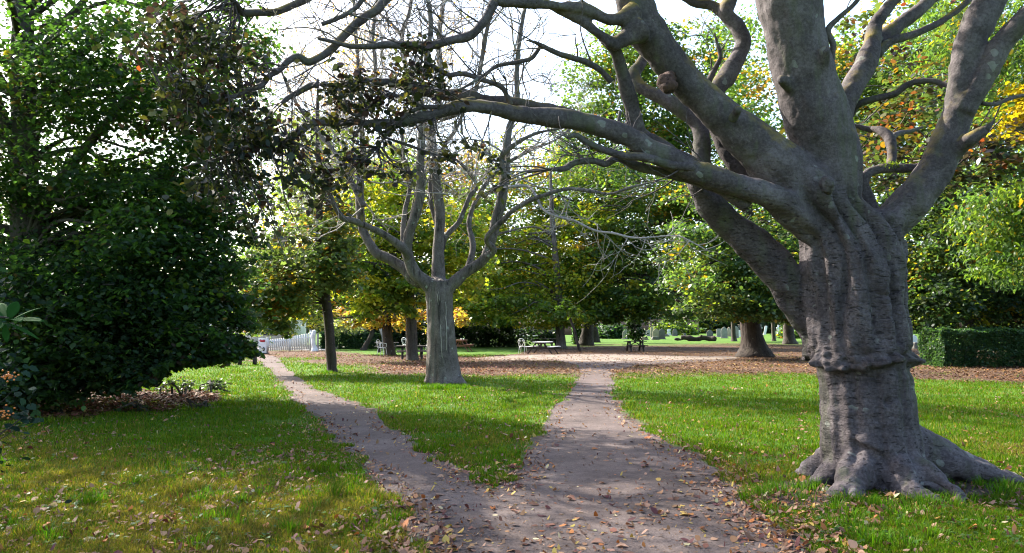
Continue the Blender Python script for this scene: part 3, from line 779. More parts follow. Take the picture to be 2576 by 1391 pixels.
def tufts():
    # taller grass tufts and broad-leaved weeds, thickest round the beech roots and here and there on the lawns
    r = np.random.default_rng(9)
    spots = [G(2020 + r.normal(0, 30), 1235 + r.normal(0, 10)) for _ in range(8)] + [G(1935 + r.normal(0, 40), 1238 + r.normal(0, 8)) for _ in range(5)] + [G(r.uniform(2060, 2420), r.uniform(1262, 1285)) for _ in range(16)] + [G(r.uniform(2400, 2576), r.uniform(1225, 1255)) for _ in range(6)]
    spots += [G(r.uniform(0, 1000), r.uniform(1120, 1380)) for _ in range(26)] + [G(r.uniform(2060, 2560), r.uniform(1290, 1390)) for _ in range(14)] + [G(515, 1310), G(240, 1265), G(700, 1150)] + [G(r.uniform(1062, 1172), r.uniform(972, 980)) for _ in range(26)] + [G(r.uniform(818, 856), r.uniform(935, 940)) for _ in range(10)]
    spots = [s for s in spots if not in_path(np.array([s[0]]), np.array([s[1]]))[0]]
    Vs = []; 
    for s in spots:
        n = r.integers(30, 70); sp = r.uniform(0.04, 0.11)
        a = r.uniform(0, 2 * np.pi, n); rr = np.abs(r.normal(0, sp, n)); b = s + np.stack([np.cos(a) * rr, np.sin(a) * rr, np.zeros(n)], 1)
        h = r.uniform(0.06, 0.16, n); ln = r.uniform(0.2, 0.9, n); w = 0.0035
        t2 = r.uniform(0, 2 * np.pi, n); wv = np.stack([np.cos(t2) * w, np.sin(t2) * w, np.zeros(n)], 1); o = np.stack([np.cos(a), np.sin(a), np.zeros(n)], 1) * (ln * h)[:, None]
        m = b + o * 0.35 + np.array([0, 0, 1]) * (h * 0.6)[:, None]; tip = b + o + np.array([0, 0, 1]) * (h * (1 - 0.35 * ln))[:, None]
        Vs.append(np.stack([b - wv, b + wv, m + wv * 0.8, m - wv * 0.8, tip], 1).reshape(-1, 3))
    V = np.concatenate(Vs); n = len(V) // 5; k = np.arange(n) * 5
    col = np.array([0.05, 0.13, 0.006]) * r.uniform(0.6, 1.5, (n, 1)) * np.stack([r.uniform(0.8, 1.6, n), np.ones(n), np.ones(n)], 1)
    o = mesh_np('grass_tufts', V, [np.stack([k, k + 1, k + 2, k + 3], 1), np.stack([k + 3, k + 2, k + 4], 1)], M['grass'], colors=np.concatenate([col, col]))
    tag(o, 'longer grass tufts at the beech roots and dotted over the near lawn', 'grass tufts', kind='stuff')
    # low rosette weeds
    c = np.array([G(r.uniform(0, 1000), r.uniform(1080, 1390)) for _ in range(160)] + [G(r.uniform(2050, 2576), r.uniform(1280, 1390)) for _ in range(60)])
    c = c[~in_path(c[:, 0], c[:, 1])]; idx = np.repeat(np.arange(len(c)), 7)
    V, Fc = leaf_geo(c[idx] + np.stack([r.normal(0, .02, len(idx)), r.normal(0, .02, len(idx)), r.uniform(.02, .045, len(idx))], 1), 0.04, 'oval', 0.3, 0.0, r)
    o = mesh_np('lawn_weeds', V, [Fc], M['leaf'], colors=np.array([0.06, 0.12, 0.03]) * r.uniform(0.6, 1.4, (len(idx), 1))); tag(o, 'small round-leaved weeds growing in the near lawn', 'weeds', kind='stuff')
grass_field(); fallen_leaves(); tufts()
# ------------------------------------------------------------------ twigs: recursive fine branching
def twigs(mb, p0, d0, L, r0, level, r, up=0.15, wander=0.35, seg=4, tips=None):
    n = 4; pts = [np.array(p0)]; d = np.array(d0, float)
    for k in range(n):
        d = d + r.normal(0, wander, 3) * 0.5 + [0, 0, up * 0.4]; d /= np.linalg.norm(d)
        pts.append(pts[-1] + d * L / n)
    rad = np.linspace(r0, max(r0 * 0.35, 0.003), n + 1)
    branch_mb(mb, pts, rad, seg, max(0.12, L / 7))
    if tips is not None and level == 0: tips.append(pts[-1])
    if level > 0:
        for k in range(r.integers(2, 5)):
            q = r.uniform(0.3, 1.0) * n; i0 = min(int(q), n - 1); a = pts[i0] + (pts[i0 + 1] - pts[i0]) * (q - i0)
            dd = pts[i0 + 1] - pts[i0]; dd /= np.linalg.norm(dd)
            s = r.normal(0, 1, 3); s -= dd * np.dot(s, dd); s /= np.linalg.norm(s)
            ang = r.uniform(0.45, 0.95)
            twigs(mb, a, dd * math.cos(ang) + s * math.sin(ang), L * r.uniform(0.45, 0.75), r0 * 0.55, level - 1, r, up, wander, seg, tips)

# ------------------------------------------------------------------ the great copper beech
YB = 8.3
def build_beech():
    base = G(2200, 1212)
    base = np.array([base[0], YB, 0.0])
    e = empty('beech_tree', base, 'massive grey beech with swollen bark collar and spreading limbs beside the footpath', 'tree')
    T = []   # tubes
    def add(seq, Y=YB): T.append(px(seq, Y)); return len(T) - 1
    trunk = add([(2205, 1250, 250), (2202, 1190, 246), (2192, 1120, 240), (2184, 1040, 228), (2178, 960, 222), (2166, 900, 232), (2160, 850, 246), (2152, 760, 244), (2143, 660, 252), (2120, 590, 218), (2082, 520, 160), (2070, 455, 140)])
    leader = add([(2088, 545, 150, 8.3), (2085, 400, 156, 8.25), (2055, 300, 160, 8.2), (2025, 200, 150, 8.15), (2002, 100, 150, 8.1), (1987, 0, 162, 8.05), (1970, -140, 150, 8.0), (1950, -320, 120, 8.1), (1960, -560, 80, 8.2)])
    right_side = add([(2190, 900, 150), (2205, 760, 140), (2215, 660, 130), (2222, 600, 120)], 8.25)
    B = add([(2085, 570, 150), (2030, 490, 172), (1960, 422, 152), (1890, 355, 122), (1819, 293, 104), (1737, 219, 90), (1672, 140, 98), (1612, 55, 108), (1575, -60, 96), (1520, -240, 74), (1500, -420, 50)], (8.25, 7.6))
    A = add([(2085, 610, 84, 8.25), (2015, 548, 86, 8.06), (1935, 492, 72), (1850, 464, 62), (1740, 428, 62), (1650, 383, 60), (1560, 336, 56), (1460, 306, 52), (1380, 296, 54), (1300, 286, 50), (1230, 268, 40), (1165, 266, 32)], (7.95, 7.2))
    A2 = add([(1240, 272, 36), (1165, 266, 33), (1092, 288, 30), (1045, 300, 29), (991, 314, 28), (947, 310, 26), (900, 308, 24), (846, 311, 23), (803, 306, 22), (774, 315, 21), (745, 337, 20)], (7.2, 6.7))
    H = add([(2100, 900, 90), (2065, 835, 108), (2020, 758, 112), (1957, 679, 96), (1894, 615, 90), (1830, 561, 82), (1792, 520, 80), (1765, 470, 72), (1745, 425, 58), (1690, 388, 46), (1640, 356, 40), (1560, 322, 32), (1460, 292, 29), (1380, 272, 27), (1300, 257, 28), (1230, 251, 29)], (8.75, 7.7))
    C2 = add([(1240, 252, 29), (1172, 241, 32), (1118, 238, 30), (1063, 226, 29), (1000, 212, 28), (947, 206, 26), (905, 204, 22), (860, 214, 20), (800, 213, 18)], (7.7, 6.9))
    D = add([(1625, 350, 44), (1602, 330, 46), (1584, 253, 44), (1566, 181, 40), (1548, 128, 36), (1520, 95, 40)], (8.15, 7.6))
    Fl = add([(1775, 470, 54), (1765, 398, 52), (1765, 344, 50), (1754, 308, 48), (1721, 279, 46), (1674, 250, 42), (1627, 228, 38), (1602, 210, 36), (1595, 181, 33), (1613, 159, 30), (1640, 110, 26)], (8.4, 8.9))
    Gl = add([(1990, 520, 80), (1928, 463, 74), (1873, 428, 62), (1837, 390, 54), (1812, 340, 48), (1795, 280, 44), (1805, 225, 44), (1830, 188, 48), (1855, 145, 48), (1869, 109, 46), (1852, 65, 42), (1825, 30, 40), (1845, -30, 34), (1850, -140, 26)], (8.4, 9.0))
    G2 = add([(1835, 40, 34), (1800, 18, 30), (1783, 11, 28), (1739, 5, 26), (1690, -30, 20)], (9.0, 9.1))
    R1 = add([(2185, 690, 140), (2225, 580, 118), (2262, 540, 110), (2346, 438, 94), (2385, 350, 88), (2411, 279, 82), (2425, 200, 78), (2436, 124, 80), (2471, 40, 82), (2515, -30, 74), (2590, -160, 60), (2640, -320, 44)], (8.2, 7.9))
    R1b = add([(2420, 280, 66), (2471, 195, 62), (2520, 110, 60), (2576, 50, 58), (2680, -40, 48), (2800, -140, 30)], (8.0, 7.5))
    R1s = add([(2340, 430, 44, 8.15), (2395, 392, 46, 8.05), (2440, 352, 40), (2478, 326, 28)], (8.0, 7.8))
    R2 = add([(2090, 420, 90), (2115, 290, 66), (2142, 224, 60), (2182, 150, 58), (2195, 100, 50), (2206, 55, 38), (2247, 0, 34), (2300, -80, 26)], (8.4, 9.2))
    R2b = add([(2190, 120, 46), (2225, 92, 42), (2262, 65, 40), (2312, 25, 36), (2360, -20, 32), (2440, -120, 22)], (9.0, 9.4))
    R3 = add([(2196, 575, 40), (2190, 530, 36), (2180, 488, 34), (2172, 458, 31), (2184, 434, 29), (2222, 423, 28), (2257, 424, 26), (2315, 422, 24)], (8.45, 8.4))
    R3b = add([(2242, 424, 28), (2242, 380, 27), (2237, 348, 25), (2212, 328, 22), (2190, 324, 18)], (8.5, 8.9))
    St1 = add([(2020, 250, 50), (1985, 215, 36), (1964, 198, 30)], (8.1, 7.85))
    St2 = add([(2055, 210, 50), (2068, 160, 38), (2076, 122, 32)], (8.0, 7.75))
    K1 = add([(1690, 195, 36), (1672, 207, 44), (1688, 222, 42)], (7.72, 7.6))     # dark burr on the left limb
    K2 = add([(1842, 300, 30), (1850, 285, 26), (1857, 272, 24)], (7.75, 7.6))
    K4 = add([(1631, 372, 22), (1634, 380, 27), (1638, 388, 20)], 7.6); K5 = add([(1735, 428, 26), (1740, 437, 32), (1745, 446, 22)], 7.72)
    K3 = add([(2078, 470, 36), (2085, 463, 34), (2092, 456, 26)], (7.75, 7.66))
    Bc = add([(1610, 70, 80), (1565, 100, 46), (1540, 108, 34), (1526, 108, 26)], (7.62, 7.5))
    B1 = add([(1600, 30, 60), (1540, 50, 36), (1475, 25, 32), (1410, 14, 30), (1340, 8, 28), (1250, 4, 26)], (7.6, 7.2))
    B1b = add([(1555, 118, 30), (1511, 88, 30), (1460, 52, 30), (1414, 30, 28), (1340, -10, 24)], (7.55, 7.4))
    # roots
    roots = []
    def root(pts, rad):
        T.append((np.array(pts, float), np.array(rad, float))); roots.append(len(T) - 1)
    bx = base[0]
    def gp(u, v, z): g = G(u, v); g[2] = z; return g
    def rt(u, v, w0, w1, z0=0.42, bend=0.0, mid=0.16):
        a = np.array([bx, YB, z0]); b = gp(u, v, -0.06); d = b - a
        s = np.array([-d[1], d[0], 0]) * bend
        root([a + d * 0.18, a + d * 0.45 + s * 0.5 + [0, 0, 0.04 - 0.12 * 0.4], a * [0.25, 0.25, 0] + b * [0.75, 0.75, 0] + s + [0, 0, mid * 0.35], b + [0, 0, 0.02], b + d * [0.25, 0.25, 0] + [0, 0, -0.1]], [w0 * 1.25, w0, w0 * 0.62, w1, w1 * 0.6])
    rt(1998, 1190, 0.2, 0.045, 0.45, 0.06)
    rt(2035, 1222, 0.19, 0.05, 0.4, -0.05)
    rt(2085, 1252, 0.2, 0.06, 0.42, 0.05)
    rt(2155, 1258, 0.17, 0.06, 0.36, -0.08)
    rt(2225, 1240, 0.2, 0.07, 0.4)
    rt(2300, 1262, 0.2, 0.07, 0.42, 0.06)
    rt(2372, 1268, 0.18, 0.06, 0.42, -0.06)
    rt(2440, 1275, 0.15, 0.04, 0.42, 0.08)
    rt(2520, 1200, 0.22, 0.05, 0.5, -0.05, 0.3)
    rt(2610, 1220, 0.15, 0.04, 0.45, 0.06, 0.25)
    rt(2350, 1120, 0.2, 0.06, 0.45)
    rt(2080, 1110, 0.2, 0.05, 0.4)
    rt(2220, 1090, 0.2, 0.05, 0.4)

    cz = P(2170, 905, YB)[2]
    tq = catmull(*T[trunk], 0.05)[0]
    def disp(V, N):
        zc = V[:, 2]
        cx = np.interp(zc, tq[:, 2], tq[:, 0]); cy = np.interp(zc, tq[:, 2], tq[:, 1])
        ang = np.arctan2(V[:, 0] - cx, -(V[:, 1] - cy))      # 0 faces the camera, + to the right
        rad = np.hypot(V[:, 0] - cx, V[:, 1] - cy)
        near = sstep(0.95, 0.75, rad)
        d = np.zeros(len(V))
        # upright flutes between root flare and fork
        m = near * sstep(0.1, 0.5, zc) * (1 - sstep(2.7, 3.3, zc))
        fl = np.zeros(len(V))
        for a0, w, amp in ((-0.62, 0.08, -0.1), (-0.12, 0.06, -0.08), (0.33, 0.07, -0.085), (0.78, 0.09, -0.08), (-1.05, 0.11, -0.06), (-0.36, 0.13, 0.03), (0.12, 0.13, 0.025), (0.55, 0.13, 0.03), (-0.84, 0.1, 0.03), (1.2, 0.15, -0.05)):
            aa = a0 + 0.16 * vnoise(np.stack([zc * 1.3, zc * 0 + a0 * 7, zc * 0], 1), 9)
            fl += amp * np.exp(-((ang - aa) / w) ** 2)
        d += fl * m * (0.25 + 0.5 * sstep(cz + 0.02, cz + 0.4, zc) + 0.5 * (1 - sstep(0.2, 0.55, zc)))
        # swollen, lumpy bark collar overhanging the lower trunk
        zz = zc - (cz + 0.05 * np.sin(ang * 2.0 + 0.6) - 0.05 * np.exp(-((ang + 0.55) / 0.35) ** 2) + 0.03 * vnoise(np.stack([ang * 3, ang * 0, ang * 0], 1), 5))
        lump = vnoise(V * 9, 12) * 0.5 + vnoise(V * 19, 13) * 0.5
        col = np.where(zz > 0, np.exp(-(zz / 0.12) ** 2), np.exp(-(zz / 0.03) ** 2))
        d += near * col * (0.055 + 0.13 * lump + 0.04 * np.sin(ang * 5 + 1.0) + 0.055 * np.exp(-((ang + 0.7) / 0.4) ** 2))
        d += near * 0.016 * vnoise(V * [16, 16, 40], 14) * np.exp(-((zc - cz - 0.05) / 0.16) ** 2)
        # sunk throat under the collar
        d -= near * 0.02 * np.exp(-((zz + 0.1) / 0.06) ** 2)
        # lip of healed bark above the left root and a smaller hollow
        zl = zc - (0.47 - 0.22 * (ang + 0.55))
        d += near * np.where(zl > 0, np.exp(-(zl / 0.07) ** 2), np.exp(-(zl / 0.025) ** 2)) * (0.05 + 0.02 * lump) * np.exp(-((ang + 0.45) / 0.36) ** 4)
        hol = np.exp(-(((ang + 0.02) / 0.05) ** 2 + ((zc - 0.86) / 0.03) ** 2)); d -= near * hol * 0.06
        hol = np.exp(-(((ang - 0.28) / 0.16) ** 2 + ((zc - 0.12) / 0.1) ** 2)); d -= near * hol * 0.1
        # round boss with a crease, right of centre, and crease below the fork
        d += near * 0.045 * np.exp(-(((ang - 0.22) / 0.16) ** 2 + ((zc - P(2190, 690, YB)[2]) / 0.11) ** 2))
        zk = zc - (P(2190, 725, YB)[2] - 0.1 * np.cos((ang - 0.2) * 4)); d -= near * 0.03 * np.exp(-(zk / 0.018) ** 2) * np.exp(-((ang - 0.2) / 0.3) ** 4)
        # horizontal wrinkles
        # knobbly vertical cords between the flutes
        d += near * m * 0.03 * vnoise(np.stack([ang * 5.5, zc * 2.2, ang * 0], 1), 16) * sstep(cz, cz + 0.25, zc)
        d += near * m * 0.009 * vnoise(np.stack([ang * 11, zc * 7, ang * 0], 1), 26) * sstep(cz - 0.1, cz + 0.1, zc)
        wr = vnoise(np.stack([V[:, 0] * 2.2, V[:, 1] * 2.2, zc * 17 + 1.5 * vnoise(V * 1.5, 3)], 1), 17)
        d += near * 0.006 * wr * sstep(cz, cz + 0.2, zc) * (1 - sstep(2.3, 2.9, zc)) + near * 0.008 * wr * (zc < cz)
        # general unevenness of limbs
        d += 0.016 * vnoise(V * 4.5, 18) + 0.009 * vnoise(V * 11, 19) + 0.004 * vnoise(V * 24, 20)
        ft = 1 - sstep(0.1, 0.55, zc)
        d += ft * (0.03 * vnoise(V * [7, 7, 3], 24) + 0.012 * vnoise(V * [22, 22, 9], 25))
        # wart burrs
        for k in (K1, K3):
            c0 = T[k][0].mean(0); q = np.exp(-(np.linalg.norm(V - c0, axis=1) / 0.1) ** 2)
            d += q * 0.03 * vnoise(V * 28, 23)
        return d
    for k in range(len(T)):              # slim the limbs a little: the join and the bark noise add thickness
        if k not in roots and k not in (trunk, right_side, leader): T[k] = (T[k][0], T[k][1] * 0.93)
    V, Qf, N, own = joined(T, 0.017, 5, disp)
    split_parts(V, Qf, N, own, [('trunk', [trunk, right_side, St1, St2, K3]), ('roots', roots), ('leader', [leader]), ('limb', [B, Bc, B1, B1b, K2]), ('burr', [K1]), ('limb', [A, A2, K4, K5]), ('limb', [H, C2, D]),
                                ('limb', [Fl]), ('limb', [Gl, G2]), ('limb', [R1, R1b]), ('broken_stub', [R1s]), ('limb', [R2, R2b]), ('limb', [R3, R3b])], M['beech_bark'], e, base)
    for o in e.children:
        if o.name.startswith('burr'): o.data.materials[0] = M['raw_wood']
        if o.name.startswith('burr'): o['label'] = 'dark lumpy burr on the leaning limb'
        if o.name.startswith('broken_stub'): o['label'] = 'broken splintered branch stub on the right limb'
    # thinner branches, each its own mesh
    thin = []
    def br(seq, Y, nm='branch', seg=8):
        mb = MB(); p, r = px(seq, Y); p, r = branch_mb(mb, p, r, seg, 0.035, 0.13, len(thin))
        mb.build(nm, M['beech_bark'], e, True, origin=base); thin.append((p, r))
    br([(1244, 4, 26), (1222, 47, 24), (1186, 87, 24), (1136, 101, 22), (1081, 114, 22), (1027, 114, 22), (973, 112, 20), (937, 116, 16), (882, 116, 13), (850, 108, 11), (800, 96, 8)], (7.2, 6.9))
    br([(1500, -170, 40), (1300, -110, 34), (1120, -70, 30), (1010, -30, 27), (969, 0, 25), (947, 25, 25), (918, 43, 24), (890, 65, 24), (861, 94, 23), (835, 123, 22), (803, 145, 21), (774, 156, 20), (750, 142, 18), (723, 156, 17), (705, 174, 17), (676, 192, 16), (658, 214, 15), (629, 226, 13), (580, 245, 11), (520, 262, 9), (470, 262, 6)], (7.5, 6.4))
    br([(1520, -240, 40), (1250, -150, 32), (1000, -90, 26), (850, -40, 22), (766, 0, 20), (725, 18, 19), (693, 30, 19), (645, 32, 19), (609, 31, 18), (596, 12, 15), (585, 0, 14), (560, -30, 12)], (7.6, 6.3))
    br([(810, 60, 12), (840, 50, 12), (880, 30, 13), (905, 8, 13), (920, -30, 14)], (6.7, 6.9))
    br([(745, 337, 20), (720, 356, 19), (683, 358, 17), (647, 362, 16), (600, 380, 13), (560, 398, 10), (520, 405, 7)], (6.7, 6.4))
    br([(800, 213, 17), (780, 216, 16), (745, 235, 15), (720, 250, 13), (711, 260, 9)], (6.9, 6.8))
    br([(1194, 250, 15), (1165, 254, 14), (1118, 268, 13), (1063, 268, 12), (1027, 253, 12), (987, 239, 11), (966, 242, 10), (937, 264, 10), (904, 290, 9), (882, 286, 6)], (7.2, 6.8))
    br([(1075, 268, 11), (1049, 274, 10), (1020, 290, 9), (991, 314, 8), (972, 340, 7), (950, 370, 5)], (7.1, 6.8))
    br([(1284, 262, 15), (1277, 245, 14), (1259, 217, 14), (1208, 199, 13), (1165, 185, 13), (1128, 188, 12), (1096, 170, 11), (1063, 156, 8)], (7.4, 7.0))
    br([(1537, 205, 16), (1511, 177, 15), (1475, 156, 16), (1439, 145, 15), (1403, 134, 14), (1366, 116, 12), (1345, 106, 8), (1324, 101, 4)], (7.7, 7.2), 'dead_branch')
    br([(1360, 115, 11), (1338, 145, 12), (1302, 156, 11), (1251, 166, 10), (1215, 190, 9), (1165, 221, 7), (1120, 236, 5)], (7.4, 7.1))
    br([(1880, 515, 40), (1800, 470, 30), (1700, 440, 26), (1610, 420, 24), (1560, 398, 22), (1540, 402, 20), (1524, 412, 19), (1490, 404, 17), (1445, 410, 17), (1420, 424, 16), (1386, 426, 13)], (7.9, 7.3))
    br([(1745, 420, 26), (1690, 415, 24), (1620, 395, 22), (1560, 390, 20), (1480, 360, 17), (1450, 340, 14), (1430, 345, 9)], (7.6, 7.3))
    br([(1783, 205, 16), (1800, 170, 14), (1812, 142, 12), (1804, 110, 8), (1797, 82, 3)], (8.9, 8.9), 'dead_branch')
    br([(2207, 136, 26), (2237, 105, 23), (2287, 90, 20), (2347, 65, 18), (2396, 35, 16), (2436, 2, 15), (2500, -50, 12)], (8.8, 9.2))
    br([(2085, 190, 20), (2090, 150, 17), (2096, 112, 16), (2083, 75, 15), (2113, 42, 13), (2147, 12, 11), (2180, -30, 9)], (8.1, 7.9))
    br([(2130, 312, 22), (2142, 285, 20), (2160, 262, 19), (2212, 246, 18), (2250, 236, 17), (2290, 210, 16), (2340, 203, 15), (2382, 215, 13), (2412, 218, 10)], (8.8, 8.1))
    br([(2195, 326, 18), (2172, 322, 13), (2146, 314, 9), (2120, 316, 6)], (8.9, 9.0))
    br([(2240, 350, 18), (2260, 335, 14), (2290, 330, 11), (2320, 320, 8)], (8.8, 9.2))
    br([(2470, 260, 12), (2505, 262, 11), (2540, 248, 10), (2576, 240, 9), (2630, 246, 7)], (8.0, 8.2))
    br([(2478, 326, 22), (2492, 312, 13), (2504, 300, 3)], (7.8, 7.75), 'splinter')
    # fine side twigs along every thin branch
    r = np.random.default_rng(78); mt = MB()
    for p, q in thin[:14] + [catmull(*T[A2], 0.06), catmull(*T[C2], 0.06), catmull(*T[B1], 0.06)]:
        for i in range(3, len(p) - 1, 5):
            if r.uniform() < 0.45: continue
            d = p[i + 1] - p[i]; d /= np.linalg.norm(d) + 1e-9; s_ = r.normal(0, 1, 3); s_[1] *= 0.5; s_ -= d * np.dot(s_, d); s_ /= np.linalg.norm(s_)
            twigs(mt, p[i], d * 0.75 + s_ * 0.66, r.uniform(0.25, 0.8), min(q[i] * 0.4, 0.009), 1, r, 0.1, 0.5)
    mt.build('side_twigs', M['beech_bark'], e, True, origin=base)
    # foliage: hanging sprays near the branch tips
    r = np.random.default_rng(77)
    sprays = [(1030, 140, 6.95, 70, 60, 10, 26), (1085, 200, 6.95, 60, 60, 9, 22), (900, 220, 6.85, 85, 45, 12, 26), (985, 245, 6.85, 70, 45, 10, 24), (860, 260, 6.8, 60, 40, 7, 22), (700, 300, 6.6, 100, 60, 14, 24), (640, 380, 6.5, 90, 60, 13, 24),
              (760, 440, 6.5, 80, 70, 12, 22), (890, 390, 6.7, 70, 60, 10, 22), (830, 480, 6.6, 50, 60, 6, 20), (720, 580, 6.5, 40, 40, 4, 18), (1130, 380, 6.9, 60, 45, 7, 20), (1235, 440, 7.0, 22, 60, 6, 16), (1195, 345, 7.0, 40, 30, 3, 16), (560, 380, 6.4, 80, 90, 14, 22),
              (520, 250, 6.4, 120, 90, 22, 24), (440, 150, 6.4, 120, 90, 22, 22), (600, 130, 6.5, 80, 70, 16, 20), (500, 60, 6.4, 130, 60, 18, 20), (610, 320, 6.5, 70, 60, 10, 22), (540, 470, 6.5, 60, 50, 8, 20), (640, 520, 6.5, 40, 60, 5, 16), (1000, 420, 6.8, 60, 40, 5, 16), (960, 330, 6.7, 60, 30, 6, 18)]
    L, I, C = blob_points([(u, v, Y, ru, rv, 0.35, nc, int(nl * 0.85)) for u, v, Y, ru, rv, nc, nl in sprays], 91, 0.34, 0.5)
    tp = np.concatenate([p for p, q in thin] + [T[A2][0], T[C2][0], T[A][0]])
    mb = MB()
    for c in C:
        k = np.argmin(np.linalg.norm(tp - c, axis=1)); a = tp[k]; d = c - a
        branch_mb(mb, [a, a + d * 0.5 + r.normal(0, 0.05, 3), c, c + d * 0.25 + [0, 0, -0.08]], [0.009, 0.007, 0.004, 0.002], 4, 0.1)
    V, Fc = leaf_geo(L, 0.064, 'oval', 0.75, 0.55, r)
    mesh_np('hanging_leaves', V, [Fc], M['leaf_copper'], e, crown_colors('copper_dark', I, 91, 0.5), origin=base)
    # copper leaves behind the right-hand limbs
    B2 = [(2280, 120, 11.0, 170, 120, 1.6, 26, 36), (2250, 300, 11.5, 160, 100, 1.6, 38, 38), (2340, 390, 11, 190, 70, 1.5, 46, 42), (2450, 430, 10.5, 130, 60, 1.4, 26, 40), (2140, 60, 11.5, 60, 80, 1.0, 12, 30), (2530, 380, 10, 90, 80, 1.2, 22, 36), (1955, 350, 11.5, 22, 40, 0.6, 3, 16)]
    L, I, C = blob_points(B2, 92, 0.2, 0.45, 0.15)
    for c in C[::3]:
        a = c + r.normal(0, 0.35, 3) + [0, 0, 0.15]
        branch_mb(mb, [c, (a + c) / 2 + r.normal(0, 0.05, 3), a], [0.006, 0.008, 0.01], 4, 0.15)
    V, Fc = leaf_geo(L, 0.09, 'oval', 0.5, 0.3, r)
    mesh_np('copper_leaves', V, [Fc], M['leaf_copper'], e, crown_colors([('copper_lit', 0.8), ('copper', 1.6), ('oak', 1.6)], I, 92), origin=base)
    # canopy above, out of view, thickened to cut the sky light
    L, I, C = blob_points([(1900, -900, 8.0, 1000, 420, 3.8, 230, 80), (1300, -800, 6.6, 700, 300, 3.4, 120, 70), (2600, -800, 7.6, 700, 400, 3.4, 120, 70)], 93, 0.1, 0.5)
    branches_to(mb, T[leader][0], T[leader][1], C, 50, 93, 0.05, 5)
    V, Fc = leaf_geo(L, 0.11, 'quad', 0.6, 0.3, r)
    mesh_np('canopy', V, [Fc], M['leaf_copper'], e, crown_colors('copper', I, 93), origin=base)
    mb.build('twigs', M['beech_bark'], e, True, origin=base)
    # moss cushion on the loop branch
    mp = P(2240, 416, 8.4); g = r.normal(0, 1, (500, 3)) * [0.05, 0.03, 0.02] + mp
    V, Fc = leaf_geo(g, 0.025, 'long', 0.8, 0.3, r)
    mesh_np('moss', V, [Fc], M['leaf'], e, np.array([0.09, 0.13, 0.01]) * r.uniform(0.6, 1.4, (500, 1)), origin=base)
build_beech()

